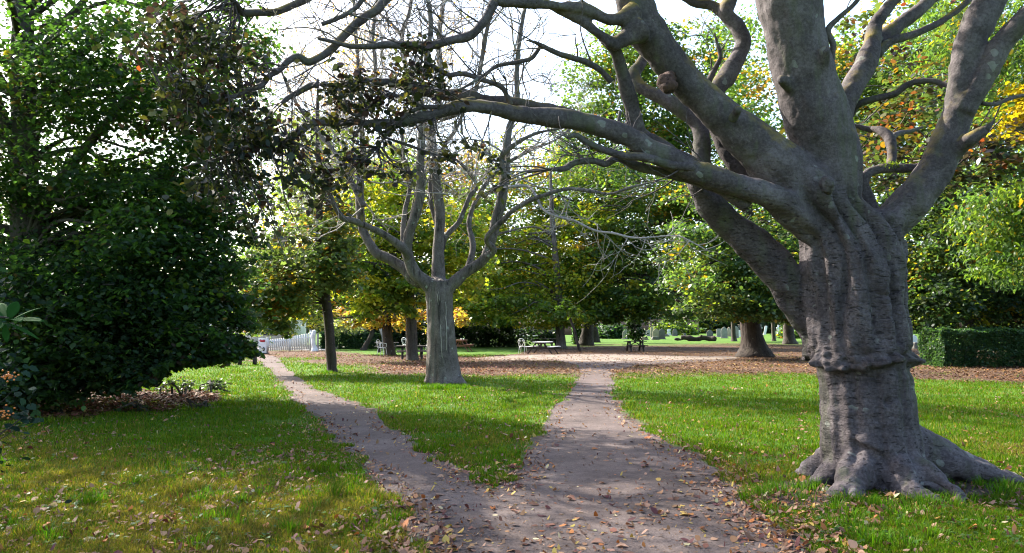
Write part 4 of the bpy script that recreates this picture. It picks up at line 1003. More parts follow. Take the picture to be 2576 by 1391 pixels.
# ------------------------------------------------------------------ the pollarded grey tree in the middle lawn
def build_pollard():
    Y = 22.0
    base = G(1116, 963); base[2] = 0; Y = base[1]
    e = empty('pollarded_tree', base, 'bare grey pollarded tree with branching limbs in the wedge of lawn between the paths', 'tree')
    T = []
    def add(seq, Ya=Y): T.append(px(seq, Ya)); return len(T) - 1
    tk = add([(1118, 972, 104), (1116, 950, 92), (1113, 920, 84), (1110, 850, 73), (1106, 780, 67), (1104, 735, 70), (1104, 708, 62)])
    fl = [add([(1106, 905, 60), (1086, 952, 34), (1064, 974, 14)], (Y, Y - 0.3)), add([(1120, 905, 60), (1146, 952, 36), (1178, 972, 14)], (Y, Y - 0.3)), add([(1112, 905, 50), (1126, 955, 26), (1136, 976, 10)], (Y, Y - 0.4))]
    M1 = add([(1100, 740, 44), (1077, 716, 40), (1045, 689, 33), (1027, 648, 29), (1023, 621, 27), (1032, 580, 25), (1050, 526, 25), (1059, 467, 24), (1057, 422, 22), (1059, 377, 20), (1062, 310, 18), (1058, 240, 17), (1072, 150, 15), (1084, 60, 13), (1072, -30, 11)], (Y, Y - 1.5))
    M2 = add([(1106, 745, 46), (1103, 700, 36), (1102, 648, 31), (1105, 580, 27), (1106, 526, 26), (1096, 445, 24), (1090, 377, 22), (1086, 330, 22), (1100, 270, 18), (1110, 200, 16), (1104, 100, 14), (1116, 0, 12), (1120, -80, 10)], (Y + .1, Y + .6))
    M3 = add([(1110, 745, 44), (1140, 714, 34), (1176, 682, 28), (1217, 652, 26), (1236, 604, 26), (1248, 555, 27), (1262, 500, 27), (1270, 440, 25), (1274, 377, 22), (1282, 320, 19), (1300, 270, 16), (1300, 180, 14), (1310, 80, 12), (1330, -30, 10)], (Y, Y - 1.0))
    M3b = add([(1225, 645, 22), (1243, 628, 17), (1226, 608, 15), (1229, 590, 14), (1265, 555, 15), (1290, 530, 14), (1328, 507, 13), (1370, 491, 12), (1430, 475, 11), (1497, 483, 10), (1538, 487, 9), (1595, 469, 8), (1672, 455, 6), (1729, 469, 4)], (Y - .6, Y - 3.0))
    M4a = add([(1028, 655, 24), (1018, 630, 21), (973, 594, 19), (928, 571, 17), (883, 553, 16), (862, 548, 15), (842, 517, 13), (819, 472, 12), (783, 449, 10), (738, 418, 8), (680, 395, 6)], (Y - .3, Y - 3))
    M4b = add([(1060, 712, 30), (1041, 703, 28), (1009, 671, 27), (973, 648, 25), (946, 635, 24), (923, 599, 22), (910, 567, 22), (905, 513, 23), (907, 445, 19), (914, 395, 16), (910, 330, 14), (905, 200, 12), (896, 100, 10), (890, -20, 8)], (Y + .1, Y + 1))
    M5 = add([(1108, 640, 16), (1122, 594, 14), (1154, 558, 13), (1181, 495, 12), (1199, 467, 11), (1172, 425, 9), (1140, 395, 7)], (Y + .3, Y + 1))
    M7 = add([(1022, 640, 16), (1014, 600, 14), (1018, 535, 13), (1032, 467, 12), (1027, 422, 10), (1000, 380, 8), (960, 345, 6)], (Y + .3, Y + 1.2))
    M8 = add([(1096, 560, 12), (1082, 500, 12), (1086, 440, 11), (1110, 380, 11), (1150, 320, 10), (1168, 270, 8)], (Y + .5, Y + 1.5))
    M9 = add([(1268, 450, 16), (1262, 400, 15), (1268, 385, 14), (1300, 360, 12), (1350, 335, 9), (1420, 320, 7), (1480, 300, 5)], (Y - .8, Y - 1.5))
    tq = catmull(*T[tk], 0.1)[0]
    def disp(V, N):
        cx = np.interp(-V[:, 2], -tq[::-1, 2], tq[::-1, 0]); ang = np.arctan2(V[:, 0] - base[0], -(V[:, 1] - base[1]))
        m = (V[:, 2] < 3.0)
        d = 0.02 * vnoise(np.stack([np.cos(ang) * 5, np.sin(ang) * 5, V[:, 2] * 0.5], 1), 31) * m
        return d + 0.012 * vnoise(V * 5, 32)
    M10 = add([(1090, 400, 16), (1075, 330, 15), (1045, 250, 14), (1018, 160, 13), (1012, 85, 12), (1030, 30, 10), (1040, -40, 8)], (Y + .3, Y + 1.5))
    M10b = add([(1014, 95, 10), (985, 60, 9), (950, 30, 8), (915, 0, 7), (880, -40, 5)], (Y + 1.2, Y + 2))
    M11 = add([(1108, 300, 15), (1140, 290, 14), (1172, 270, 14), (1197, 224, 14), (1212, 150, 13), (1226, 70, 11), (1250, -20, 9)], (Y + .4, Y - .5))
    M12 = add([(1176, 682, 20), (1190, 620, 16), (1180, 560, 14), (1200, 500, 13), (1250, 430, 11), (1330, 380, 9), (1400, 350, 7), (1470, 290, 5)], (Y + .3, Y + 2))
    M13 = add([(915, 520, 16), (880, 450, 14), (840, 380, 12), (790, 320, 10), (740, 250, 8), (700, 160, 6)], (Y + .3, Y + 1.5))
    M14 = add([(905, 330, 13), (930, 260, 12), (945, 180, 11), (938, 90, 10), (950, 0, 8)], (Y + .5, Y + 1))
    V, Qf, N, own = joined(T, 0.03, 3, disp)
    split_parts(V, Qf, N, own, [('trunk', [tk] + fl), ('limb', [M1]), ('limb', [M2]), ('limb', [M3]), ('limb', [M3b]), ('limb', [M4a]), ('limb', [M4b]), ('limb', [M5]), ('limb', [M7]), ('limb', [M8]), ('limb', [M9]), ('limb', [M10, M10b]), ('limb', [M11]), ('limb', [M12]), ('limb', [M13]), ('limb', [M14])], M['grey_bark'], e, base)
    r = np.random.default_rng(12)
    mb = MB()
    p, q = px([(1280, 470, 9), (1328, 469, 8), (1347, 491, 8), (1363, 523, 7), (1392, 542, 7), (1443, 555, 7), (1497, 580, 6), (1544, 587, 6), (1602, 599, 5), (1697, 593, 4), (1735, 606, 4), (1786, 634, 3)], (Y - 1, Y - 4))
    low_p, low_q = branch_mb(mb, p, q, 6, 0.12)
    for k in (M1, M2, M3, M4b, M7, M8, M9, M5, M10, M10b, M11, M12, M13, M14):
        pp, rr = catmull(*T[k], 0.25)
        up = pp[:, 2] > 5.0
        idx = np.where(up)[0]
        for i in idx[::1]:
            if i + 1 >= len(pp) or r.uniform() < 0.25: continue
            d = pp[min(i + 1, len(pp) - 1)] - pp[i]; d = d / (np.linalg.norm(d) + 1e-9) * 0.55 + r.normal(0, 0.65, 3) + [0, 0, 0.2]
            d /= np.linalg.norm(d)
            twigs(mb, pp[i], d, r.uniform(0.9, 2.6), min(rr[i] * 0.4, 0.03), 2, r, 0.05, 0.6)
    # fine pale twigs hanging from the two long right-hand branches
    pb, rb = catmull(*T[M3b], 0.2)
    for src, lo in ((pb, 0.45), (low_p, 0.2)):
        for i in range(int(len(src) * lo), len(src), 2):
            d = np.array([r.normal(0.3, 0.5), r.normal(0, 0.4), r.normal(-0.35, 0.4)]); d /= np.linalg.norm(d)
            twigs(mb, src[i], d, r.uniform(0.6, 1.5), 0.012, 1, r, 0.25, 0.4)
    pm, rm = catmull(*T[M4a], 0.2)
    for i in range(len(pm) // 2, len(pm), 2):
        d = np.array([r.normal(-0.4, 0.4), r.normal(0, 0.4), r.normal(-0.1, 0.5)]); d /= np.linalg.norm(d)
        twigs(mb, pm[i], d, r.uniform(0.6, 1.4), 0.012, 1, r, -0.1, 0.4)
    mb.build('twigs', M['twig_bark'], e, True, origin=base)
    # few remaining leaves high up
    L, I, C = blob_points([(1100, 40, Y, 260, 160, 3, 40, 5), (900, 150, Y, 120, 150, 2, 24, 6)], 13, 0.2, 0.8)
    V, Fc = leaf_geo(L, 0.11, 'quad', 0.9, 0.4, r)
    mesh_np('last_leaves', V, [Fc], M['leaf'], e, crown_colors('autumn', I, 13), origin=base)
    # bird-lime streaks down the front of the trunk
    mb = MB()
    for u0, u1, v0, v1 in ((1103, 1112, 740, 830), (1107, 1116, 735, 900), (1083, 1082, 750, 780), (1124, 1127, 760, 880)):
        n = 10; pts = []
        for k in range(n):
            s = k / (n - 1); u = u0 + (u1 - u0) * s + r.normal(0, 0.4); v = v0 + (v1 - v0) * s
            w = np.interp(v, [708, 735, 780, 850, 920], [31, 35, 33, 36.5, 42]) * Y / F
            c = P(np.interp(v, [708, 920], [1104, 1113]), v, Y); ux = P(u, v, Y)[0]; dx = ux - c[0]
            pts.append([ux, Y - math.sqrt(max(w * w - dx * dx, 0.01)) - 0.004, c[2]])
        mb.tube(pts, np.full(n, 0.007) * r.uniform(0.6, 1.3, n), 5)
    mb.build('white_streaks', M['pale_bark'], e, True, origin=base)
build_pollard()
# ------------------------------------------------------------------ left: dark lime tree hanging to the ground
def build_lime():
    e = tree('lime_tree', 'huge dark green lime tree hanging down to the ground at the left edge', 'tree',
        [(85, 1000, 110, 17.2), (80, 860, 84, 17.2), (70, 640, 76, 17.2), (60, 350, 66, 17.3), (60, 0, 50, 17.3), (70, -350, 30, 17.4)],
        [(150, 280, 17.2, 420, 330, 3.4, 150, 130), (150, 640, 17.0, 400, 260, 3.6, 210, 160), (380, 230, 16.6, 280, 310, 2.6, 120, 130), (440, 660, 16.2, 170, 280, 2.4, 130, 120), (140, 800, 15.0, 330, 180, 1.6, 150, 110), (480, 830, 16.4, 150, 130, 1.8, 100, 100),
         (560, 880, 16.2, 75, 55, 1.0, 34, 60), (430, 930, 16.0, 120, 40, 0.8, 26, 50), (530, 420, 16.8, 100, 240, 2.0, 60, 80), (570, 90, 16.6, 100, 140, 2.0, 34, 60), (250, 925, 14.9, 220, 60, 0.8, 90, 90), (60, 935, 14.3, 160, 85, 0.8, 80, 100), (585, 700, 16.4, 50, 130, 0.8, 24, 50), (600, 900, 16.6, 60, 26, 0.6, 12, 34), (500, 955, 15.8, 60, 22, 0.5, 9, 26), (620, 560, 16.8, 40, 60, 0.7, 9, 30), (650, 640, 17, 30, 60, 0.6, 6, 24), (630, 820, 16.8, 40, 50, 0.6, 10, 30), (660, 90, 17, 60, 80, 1.0, 12, 30), (650, 260, 17, 50, 90, 1.0, 12, 30),
         (-420, 300, 17.5, 500, 620, 5.0, 150, 90), (100, -420, 17.5, 520, 420, 5.0, 130, 90), (-800, -500, 11.0, 700, 560, 4.0, 200, 110)],  # out of view; left leaf masses added to shade the foreground
        'lime', leaf=0.115, shape='hex', mat='leaf_lime', vmax=lambda u: np.interp(u, [-600, 0, 300, 375, 430, 480, 560, 640], [1110, 1048, 1004, 965, 922, 905, 898, 896]), bark='dark_bark', seed=21, nbr=120, csig=0.15, hole=0.45, flat=0.34, tilt=0.45, droop=0.55, r0=0.09, lo=0.12, mixp=0.5,
        extra=[[(70, 620, 40, 17.2), (140, 470, 30, 16.6), (250, 330, 22, 16.2), (330, 240, 16, 16)], [(62, 420, 40, 17.3), (110, 250, 30, 16.9), (200, 140, 22, 16.5), (300, 60, 15, 16)],
               [(62, 250, 34, 17.3), (120, 110, 24, 17), (230, -20, 16, 16.5)], [(75, 720, 36, 17.2), (230, 600, 26, 16.4), (380, 540, 18, 15.8), (480, 560, 10, 15.6)], [(66, 500, 30, 17.3), (10, 300, 22, 17), (-60, 100, 16, 16.8)]])
build_lime()

# ------------------------------------------------------------------ trees of the middle distance
tree('maple_tree', 'young maple with slim trunk and low green foliage beside the left path', 'tree',
     [(836, 934, 29, 28), (826, 800, 24, 28), (815, 720, 22, 28), (803, 640, 20, 28), (803, 560, 18, 28), (803, 450, 15, 28), (798, 330, 10, 28), (800, 200, 6, 28)],
     [(740, 650, 27.5, 140, 90, 1.7, 44, 80), (720, 755, 27, 80, 60, 1.4, 28, 80), (670, 740, 27, 80, 60, 1.4, 24, 80), (835, 660, 27, 70, 70, 1.2, 26, 70), (690, 825, 27, 50, 24, 1.0, 10, 50), (850, 580, 28, 70, 80, 1.6, 24, 60), (760, 500, 28.5, 100, 110, 1.6, 26, 50), (850, 440, 28.5, 80, 90, 1.4, 18, 40), (780, 360, 28.5, 90, 100, 1.6, 22, 36)],
     'maple', 0.16, 'maple', bark='brown_bark', seed=31, vmax=846, nbr=40, csig=0.2, flat=0.4, r0=0.05)
tree('field_maple', 'dark-trunked tree with yellow-green foliage behind the near picnic table', 'tree',
     [(1037, 905, 32, 38), (1034, 800, 28, 38), (1030, 720, 25, 38), (1030, 620, 21, 38.3), (1020, 480, 14, 38.6), (1010, 330, 8, 39)],
     [(960, 740, 37, 120, 60, 2.0, 50, 90), (1000, 640, 38.5, 140, 90, 2.2, 46, 80), (900, 650, 38, 100, 110, 2.4, 44, 90), (1150, 660, 38.5, 110, 100, 2.4, 44, 90), (1080, 540, 39, 160, 90, 2.6, 50, 70), (940, 520, 39, 120, 90, 2.4, 40, 70), (1000, 420, 39.5, 110, 80, 2.4, 22, 50)],
     [('yellow', 1.2), ('bright', 1)], 0.2, 'maple', bark='dark_bark', seed=32, nbr=36, flat=0.4, extra=[[(1032, 740, 18, 38), (985, 700, 14, 37.5), (930, 660, 9, 37)], [(1034, 770, 12, 38), (960, 775, 9, 37), (900, 795, 7, 36.3), (850, 800, 4, 36)]])
tree('amber_beech', 'stout-trunked tree with amber low leaves beside the white metal chair', 'tree',
     [(982, 893, 34, 45), (974, 840, 25, 45), (972, 790, 22, 45), (965, 720, 18, 45.5), (955, 600, 12, 46)],
     [(930, 800, 45, 80, 24, 1.6, 24, 60), (1060, 805, 44.5, 70, 28, 1.6, 22, 60), (880, 790, 46, 60, 26, 1.6, 14, 50), (1140, 800, 46, 50, 26, 1.6, 14, 50)],
     'amber', 0.22, 'hex', bark='brown_bark', seed=33, nbr=14, lo=0.4)
tree('crooked_tree', 'crooked leaning brown trunk on the sunlit grass before the clipped hedge', 'tree',
     [(914, 879, 22, 55), (922, 866, 13, 55), (930, 852, 12, 55), (935, 838, 12, 55), (932, 822, 13, 55), (926, 800, 9, 55)],
     [(900, 812, 54.5, 50, 24, 1.2, 18, 60), (850, 818, 55, 40, 20, 1.2, 12, 50)], 'pale', 0.2, 'quad', bark='brown_bark', seed=34, nbr=8, lo=0.6)
tree('dead_trunk', 'pale sunlit dead trunk leaning beside the stout brown trunk', 'tree',
     [(967, 868, 10, 58), (964, 846, 9, 58), (958, 824, 9, 58), (961, 806, 9, 58), (953, 798, 5, 58)], [], 'pale', bark='pale_bark', seed=35)
tree('yellow_maple', 'yellow-leaved maple with grey trunk behind the white-topped picnic table', 'tree',
     [(1412, 875, 30, 59), (1410, 840, 23, 59), (1408, 790, 20, 59), (1402, 700, 18, 59), (1390, 560, 13, 59), (1385, 430, 7, 59)],
     [(1330, 700, 60, 180, 120, 2.2, 80, 76), (1180, 720, 59, 110, 90, 2.6, 46, 70), (1230, 770, 58, 100, 50, 2.6, 40, 70), (1440, 720, 60, 110, 100, 3.2, 60, 70), (1300, 590, 61, 170, 80, 3, 44, 60), (1380, 790, 58, 140, 40, 2.6, 50, 70), (1180, 640, 60, 80, 80, 3, 28, 60), (1480, 600, 61, 110, 90, 3, 40, 60)],
     [('yellow', 2.2), ('bright', 1)], 0.27, 'hex', bark='grey_bark', seed=36, vmax=826, nbr=50, flat=0.4, r0=0.1)
tree('slender_tree', 'slender leaning brown sapling pole between grey trunk and dark trunk', 'tree',
     [(1460, 884, 8, 52), (1452, 862, 7, 52), (1447, 836, 7, 52), (1436, 806, 6, 52), (1425, 770, 4, 52)], [(1425, 775, 51.5, 34, 20, 1.0, 8, 40)], 'bright', 0.25, 'hex', bark='brown_bark', seed=37, nbr=4, lo=0.6)
tree('spreading_oak', 'broad green oak with dark trunk left of the cemetery lawn', 'tree',
     [(1476, 869, 44, 68), (1477, 840, 32, 68), (1480, 790, 30, 68), (1490, 700, 30, 68), (1510, 560, 24, 68), (1540, 420, 16, 68), (1560, 280, 9, 68)],
     [(1440, 560, 66, 120, 120, 4, 70, 110), (1560, 640, 62, 190, 110, 4, 100, 110), (1640, 750, 60, 150, 60, 3, 60, 100), (1540, 770, 60, 110, 40, 2.4, 34, 90), (1580, 480, 64, 220, 120, 5.5, 140, 110), (1700, 540, 62, 140, 120, 4, 90, 110), (1480, 690, 62, 80, 100, 3, 36, 90)],
     [('oak', 1.4), ('bright', 1.4), ('yellow', 0.2)], 0.27, 'hex', bark='dark_bark', seed=38, vmax=816, nbr=60, flat=0.35, r0=0.16, hole=0.35,
     extra=[[(1490, 700, 20, 68), (1600, 690, 15, 63), (1700, 735, 11, 60), (1790, 760, 8, 59)], [(1495, 650, 20, 68), (1620, 570, 15, 64), (1740, 555, 10, 61)]])
tree('tall_oak', 'tall pale green oak rising behind the beech limbs at top centre', 'tree',
     [(1494, 859, 34, 82), (1490, 800, 24, 82), (1520, 600, 22, 82), (1600, 300, 16, 82), (1650, 60, 8, 82)],
     [(1440, 400, 80, 80, 120, 5, 50, 60), (1500, 420, 80, 120, 120, 6, 60, 70), (1520, 300, 80, 120, 200, 6, 110, 80), (1650, 250, 80, 160, 200, 6, 170, 80), (1780, 330, 80, 140, 220, 6, 110, 70), (1600, 130, 80, 130, 110, 5, 60, 60), (1460, 240, 80, 60, 120, 4, 24, 50), (1820, 140, 80, 100, 140, 5, 60, 60), (1880, 420, 80, 120, 160, 5, 70, 60)],
     [('bright', 0.8), ('oak', 2)], 0.36, 'hex', bark='brown_bark', seed=39, nbr=60, flat=0.5, r0=0.15, hole=0.5)
tree('oak_tree', 'large oak with thick buttressed trunk standing in brown leaf litter', 'tree',
     [(1897, 899, 100, 42.5), (1896, 872, 66, 42.5), (1892, 840, 52, 42.5), (1886, 790, 47, 42.5), (1880, 700, 40, 42.6), (1880, 560, 30, 42.8), (1890, 420, 18, 43)],
     [(1830, 720, 40, 150, 90, 3.0, 90, 80), (1980, 730, 40, 110, 80, 2.6, 60, 80), (1900, 620, 42, 180, 110, 3.6, 110, 80), (1770, 640, 41, 110, 90, 2.8, 44, 70), (1930, 775, 39, 130, 40, 2.2, 60, 70), (1720, 560, 42, 90, 90, 3, 30, 60), (1900, 480, 43, 160, 110, 3.6, 60, 70), (1820, 790, 40, 60, 28, 1.6, 18, 50)],
     'oak', 0.2, 'hex', bark='brown_bark', seed=40, vmax=806, nbr=50, flat=0.38, r0=0.14, hole=0.4,
     extra=[[(1885, 760, 18, 42.5), (1840, 752, 14, 41.5), (1790, 764, 11, 41), (1745, 768, 9, 40.5), (1700, 755, 6, 40)], [(1884, 740, 20, 42.5), (1800, 700, 13, 41), (1700, 690, 8, 40)]])
tree('thin_oak', 'thin dark trunk before the upright gravestones left of the big oak', 'tree', [(1847, 858, 18, 88), (1845, 835, 11, 88), (1843, 790, 10, 88), (1840, 700, 7, 88)],
     [(1845, 740, 86, 90, 60, 3, 36, 60)], 'oak', 0.35, 'hex', seed=41, nbr=12, vmax=802)
tree('yew_tree', 'small dark trunk right of the big oak among the pale crosses', 'tree', [(1947, 853, 14, 90), (1945, 830, 9, 90), (1944, 790, 8, 90), (1940, 720, 6, 90)],
     [(1950, 760, 88, 80, 46, 3, 34, 60)], 'yew', 0.35, 'hex', seed=42, nbr=10)
tree('chestnut_tree', 'dark-trunked tree with broad foot half hidden behind the great beech', 'tree', [(1987, 863, 44, 74), (1985, 850, 28, 74), (1982, 810, 24, 74), (1978, 740, 20, 74), (1970, 600, 13, 74)],
     [(1990, 720, 70, 120, 90, 4, 80, 70), (2020, 790, 68, 100, 34, 3, 36, 60), (1960, 600, 72, 130, 90, 4, 60, 60)], 'oak', 0.33, 'hex', seed=43, nbr=24, vmax=812)
tree('holly_tree', 'small dark holly with slim trunk and bushy base beside the log', 'tree', [(1597, 858, 9, 78), (1597, 830, 6, 78), (1595, 790, 5, 78)],
     [(1600, 838, 78, 22, 22, 1.0, 24, 70), (1596, 800, 78, 34, 22, 1.3, 20, 60)], 'dark', 0.22, 'hex', seed=44, nbr=10, lo=0.0)

# right-hand side
tree('ash_tree', 'bright green leafy ash overhanging from the right edge', 'tree',
     [(3020, 960, 90, 19), (3000, 700, 70, 19), (2960, 400, 56, 18.6), (2900, 100, 40, 18), (2850, -200, 26, 17.6)],
     [(2470, 150, 16.5, 130, 170, 2.0, 70, 70), (2560, 40, 17, 150, 150, 2.2, 60, 70), (2500, 540, 15.5, 110, 110, 1.5, 56, 70), (2570, 640, 15.5, 110, 90, 1.5, 44, 70), (2540, 470, 15.5, 90, 90, 1.5, 30, 60), (2700, 300, 17.5, 220, 320, 2.8, 90, 70), (2400, 60, 17, 90, 120, 1.8, 26, 60), (2440, 330, 16.5, 90, 90, 1.5, 18, 50)],
     [('bright', 1), ('oak', 1.2)], 0.13, 'long', bark='brown_bark', seed=51, nbr=70, flat=0.45, csig=0.2, droop=0.7, r0=0.05)
tree('golden_tree', 'golden yellow small tree glowing at the right edge', 'tree',
     [(2700, 1010, 40, 18), (2690, 800, 30, 18), (2660, 500, 22, 17.5), (2600, 300, 12, 17)],
     [(2570, 300, 15.2, 45, 80, 0.8, 22, 50), (2535, 340, 15.2, 30, 40, 0.7, 7, 36), (2600, 220, 15.5, 50, 70, 0.8, 16, 50)],
     'gold', 0.1, 'hex', bark='grey_bark', seed=52, nbr=26, csig=0.22, r0=0.03)
tree('holm_oak', 'dense dark green tree flecked with yellow above the clipped hedge', 'tree',
     [(2440, 935, 40, 37), (2430, 800, 32, 37), (2420, 650, 26, 37), (2410, 480, 16, 37)],
     [(2380, 640, 35, 150, 130, 3.0, 130, 90), (2330, 760, 34, 90, 70, 2.2, 60, 90), (2500, 740, 36, 130, 80, 2.6, 70, 90), (2480, 560, 36, 160, 110, 3.0, 80, 80), (2350, 480, 36, 130, 110, 3.0, 70, 80), (2620, 700, 36, 130, 140, 3, 70, 80), (2280, 700, 36, 50, 110, 1.6, 26, 60)],
     [('oak', 1.6), ('dark', 2), ('yellow', 0.45)], 0.19, 'hex', seed=53, nbr=50, flat=0.5, hole=0.5)
tree('dark_yew', 'black-green yew standing in shade behind the clipped hedge', 'tree',
     [(2560, 880, 50, 42), (2555, 800, 40, 42), (2550, 700, 20, 42)], [(2530, 800, 41, 130, 60, 3, 90, 90), (2450, 790, 41, 70, 50, 2, 30, 80), (2680, 780, 42, 140, 90, 3, 70, 80)], 'dark', 0.2, 'hex', seed=54, nbr=20, flat=0.8)
tree('lime_tall', 'tall green tree filling the gap between the right beech limbs', 'tree',
     [(2240, 880, 44, 50), (2240, 600, 34, 50), (2250, 300, 24, 50), (2260, 50, 10, 50)],
     [(2300, 180, 48, 220, 200, 5, 200, 110), (2220, 420, 48, 160, 160, 4, 130, 110), (2440, 300, 50, 180, 220, 5, 140, 70), (2150, 250, 48, 90, 200, 3.5, 60, 70), (2060, 600, 52, 120, 160, 4, 60, 60), (2460, 60, 50, 200, 160, 5, 90, 70), (1890, 260, 50, 110, 240, 4, 80, 70)],
     [('oak', 2), ('bright', 0.8), ('autumn', 0.2)], 0.26, 'hex', seed=55, nbr=50, flat=0.5, hole=0.3)

# left and centre background: thin sunlit autumn trees
def bare_tree(name, label, u, v0, Y, w, top, seed, pal, nleaf, lean=0.0, group=None):
    base = G(u, v0) if v0 else P(u, HZ, Y); Yb = base[1] if v0 else Y
    base = np.array([base[0], Yb, 0.0])
    e = empty(name, base, label, 'tree', group)
    r = np.random.default_rng(seed); mb = MB(); tips = []
    H = P(u, top, Yb)[2]
    pts = [base + [0, 0, -.05]]
    for k in range(1, 7): pts.append(base + [lean * k + r.normal(0, .15), r.normal(0, .15), H * k / 6])
    rad = np.linspace(w * Yb / F / 2, w * Yb / F / 2 * 0.25, 7)
    p, q = catmull(np.array(pts), rad, 0.4)
    cut = int(len(p) * 0.3)
    V, Fs = tube_geo(p[:cut + 1], q[:cut + 1], 8, True, 0.08, seed); m2 = MB(); m2.add(V, Fs); m2.build('trunk', M['grey_bark'], e, True, origin=base)
    nl = r.integers(3, 6)
    for k in range(nl):                       # upward-forking main limbs
        i0 = int(cut * r.uniform(0.55, 1.0)) if k else cut
        a = k * 2 * np.pi / nl + r.uniform(-.4, .4); hh = (H - p[i0, 2]) * r.uniform(0.75, 1.05)
        sp = hh * r.uniform(0.18, 0.5); o = np.array([math.cos(a) * sp, math.sin(a) * sp, 0])
        pts2 = [p[i0]] + [p[i0] + o * f ** 0.8 + [r.normal(0, .02) * hh, r.normal(0, .02) * hh, hh * f] for f in (0.2, 0.45, 0.7, 1.0)]
        r0 = q[i0] * (0.75 if k == 0 else 0.55)
        pp, qq = branch_mb(mb, pts2, np.linspace(r0, r0 * 0.2, 5), 6, 0.3, 0.08, seed + k)
        for i in range(int(len(pp) * 0.2), len(pp) - 1, 1):
            d = pp[min(i + 2, len(pp) - 1)] - pp[i]; d = d / (np.linalg.norm(d) + 1e-9); sd_ = r.normal(0, 1, 3); sd_[2] *= 0.3; sd_ -= d * np.dot(sd_, d); sd_ /= np.linalg.norm(sd_)
            d = d * 0.8 + sd_ * 0.65; d /= np.linalg.norm(d)
            if r.uniform() < 0.9: twigs(mb, pp[i], d, r.uniform(0.12, 0.24) * hh * (1.15 - 0.7 * i / len(pp)), qq[i] * 0.5, 2, r, 0.3, 0.3, 4, tips)
    mb.build('branches', M['twig_bark'], e, True, origin=base)
    tips = np.array(tips)
    n = nleaf; c = tips[r.integers(0, len(tips), n)] + r.normal(0, 0.28, (n, 3))
    V, Fc = leaf_geo(c, 0.17 if Yb > 30 else 0.13, 'quad', 0.9, 0.5, r)
    mesh_np('crown', V, [Fc], M['leaf'], e, pick(pal, n, r, 0.3), origin=base)
bare_tree('birch_tree', 'thin half-bare birch with pale orange leaves left of the pollarded tree', 905, None, 74, 12, -100, 61, 'autumn', 10000)
bare_tree('birch_tree', 'thin half-bare birch with sparse golden leaves right of the lime tree', 770, None, 78, 10, -40, 62, 'autumn', 10000, -0.05)
bare_tree('birch_tree', 'sparse autumn tree above the white picket fence', 690, None, 80, 12, 120, 65, 'autumn', 9000)
tree('copper_maple', 'orange-tinted maple crown glowing behind the pollarded limbs', 'tree',
     [(985, 858, 22, 66), (985, 700, 18, 66), (985, 500, 12, 66), (985, 380, 6, 66)],
     [(760, 540, 66, 120, 120, 4, 56, 60), (960, 560, 66, 140, 110, 4, 60, 60), (1080, 600, 66, 140, 110, 4, 60, 60), (1300, 420, 70, 120, 100, 4, 40, 60), (1330, 520, 68, 140, 120, 4, 70, 90), (1260, 640, 68, 140, 110, 4, 70, 90), (1130, 500, 68, 140, 120, 4, 60, 80), (860, 420, 68, 120, 90, 4, 36, 60), (990, 420, 64, 110, 90, 4, 40, 60), (1050, 480, 64, 120, 100, 4, 44, 60), (900, 470, 64, 110, 110, 4, 40, 60), (1190, 430, 64, 100, 90, 4, 34, 60), (1180, 560, 64, 120, 120, 4, 50, 60), (860, 610, 64, 130, 110, 4, 50, 60)],
     [('autumn', 0.9), ('yellow', 1.6), ('bright', 1.2)], 0.27, 'hex', seed=66, nbr=30, hole=0.6)
tree('sycamore_tree', 'broad green sycamore behind the slim maple and white fence', 'tree',
     [(720, 868, 26, 66), (720, 700, 22, 66), (722, 560, 14, 66)],
     [(720, 700, 62, 110, 100, 4, 60, 70), (660, 800, 60, 70, 40, 3, 24, 60), (800, 760, 62, 90, 70, 3, 36, 60), (640, 690, 62, 50, 90, 3, 20, 50), (840, 700, 64, 90, 80, 3, 36, 60)],
     [('maple', 1.5), ('bright', 1), ('yellow', 0.5)], 0.28, 'hex', seed=67, nbr=24, hole=0.25)

# hedges and shrubs
def hedge(name, label, x0, x1, y0, y1, h, pal, n, leaf, seed, skew=0.0):
    r = np.random.default_rng(seed); base = np.array([(x0 + x1) / 2, (y0 + y1) / 2, 0.0]); e = empty(name, base, label, 'hedge')
    s = r.uniform(0, 1, (n, 3)) ** 1.0
    face = r.integers(0, 4, n)
    dp = np.abs(r.normal(0, 0.09, n))
    p = s.copy()
    p[:, 0] = x0 + s[:, 0] * (x1 - x0); p[:, 1] = y0 + s[:, 1] * (y1 - y0); p[:, 2] = 0.06 + s[:, 2] * (h - 0.06)
    m = face == 0; p[m, 1] = y0 + dp[m]
    m = face == 1; p[m, 2] = h - dp[m]
    m = face == 2; p[m, 0] = x0 + dp[m]
    p[:, 1] += skew * (p[:, 0] - x0)
    b = vnoise(p * 2.2, seed); p[:, 1] += b * 0.13; p[:, 2] += vnoise(p * 1.9, seed + 1) * 0.09 * (p[:, 2] / h); p[:, 0] += vnoise(p * 2.4, seed + 2) * 0.12; stick = r.uniform(0, 1, n) < 0.03; p[stick, 2] += r.uniform(0, 0.13, stick.sum())
    p[:, 2] = np.maximum(p[:, 2], 0.08)
    V, Fc = leaf_geo(p, leaf, 'hex', 0.8, 0.2, r)
    mesh_np('foliage', V, [Fc], M['leaf'], e, pick(pal, n, r, 0.35), origin=base)
    mb = MB()
    for k in range(int((x1 - x0) / 0.35)):
        x = x0 + 0.2 + k * 0.35; y = (y0 + y1) / 2 + skew * (x - x0) + r.normal(0, 0.15)
        mb.tube([[x, y, 0], [x + r.normal(0, .06), y, h * 0.45], [x + r.normal(0, .1), y + r.normal(0, .1), h * 0.9]], [0.03, 0.025, 0.012], 5)
    mb.build('stems', M['dark_bark'], e, True, origin=base)
hedge('clipped_hedge', 'clipped dark green hedge at the right edge behind the beech', 16.9, 30, 31.2, 33.0, 1.5, 'yew', 90000, 0.085, 71)
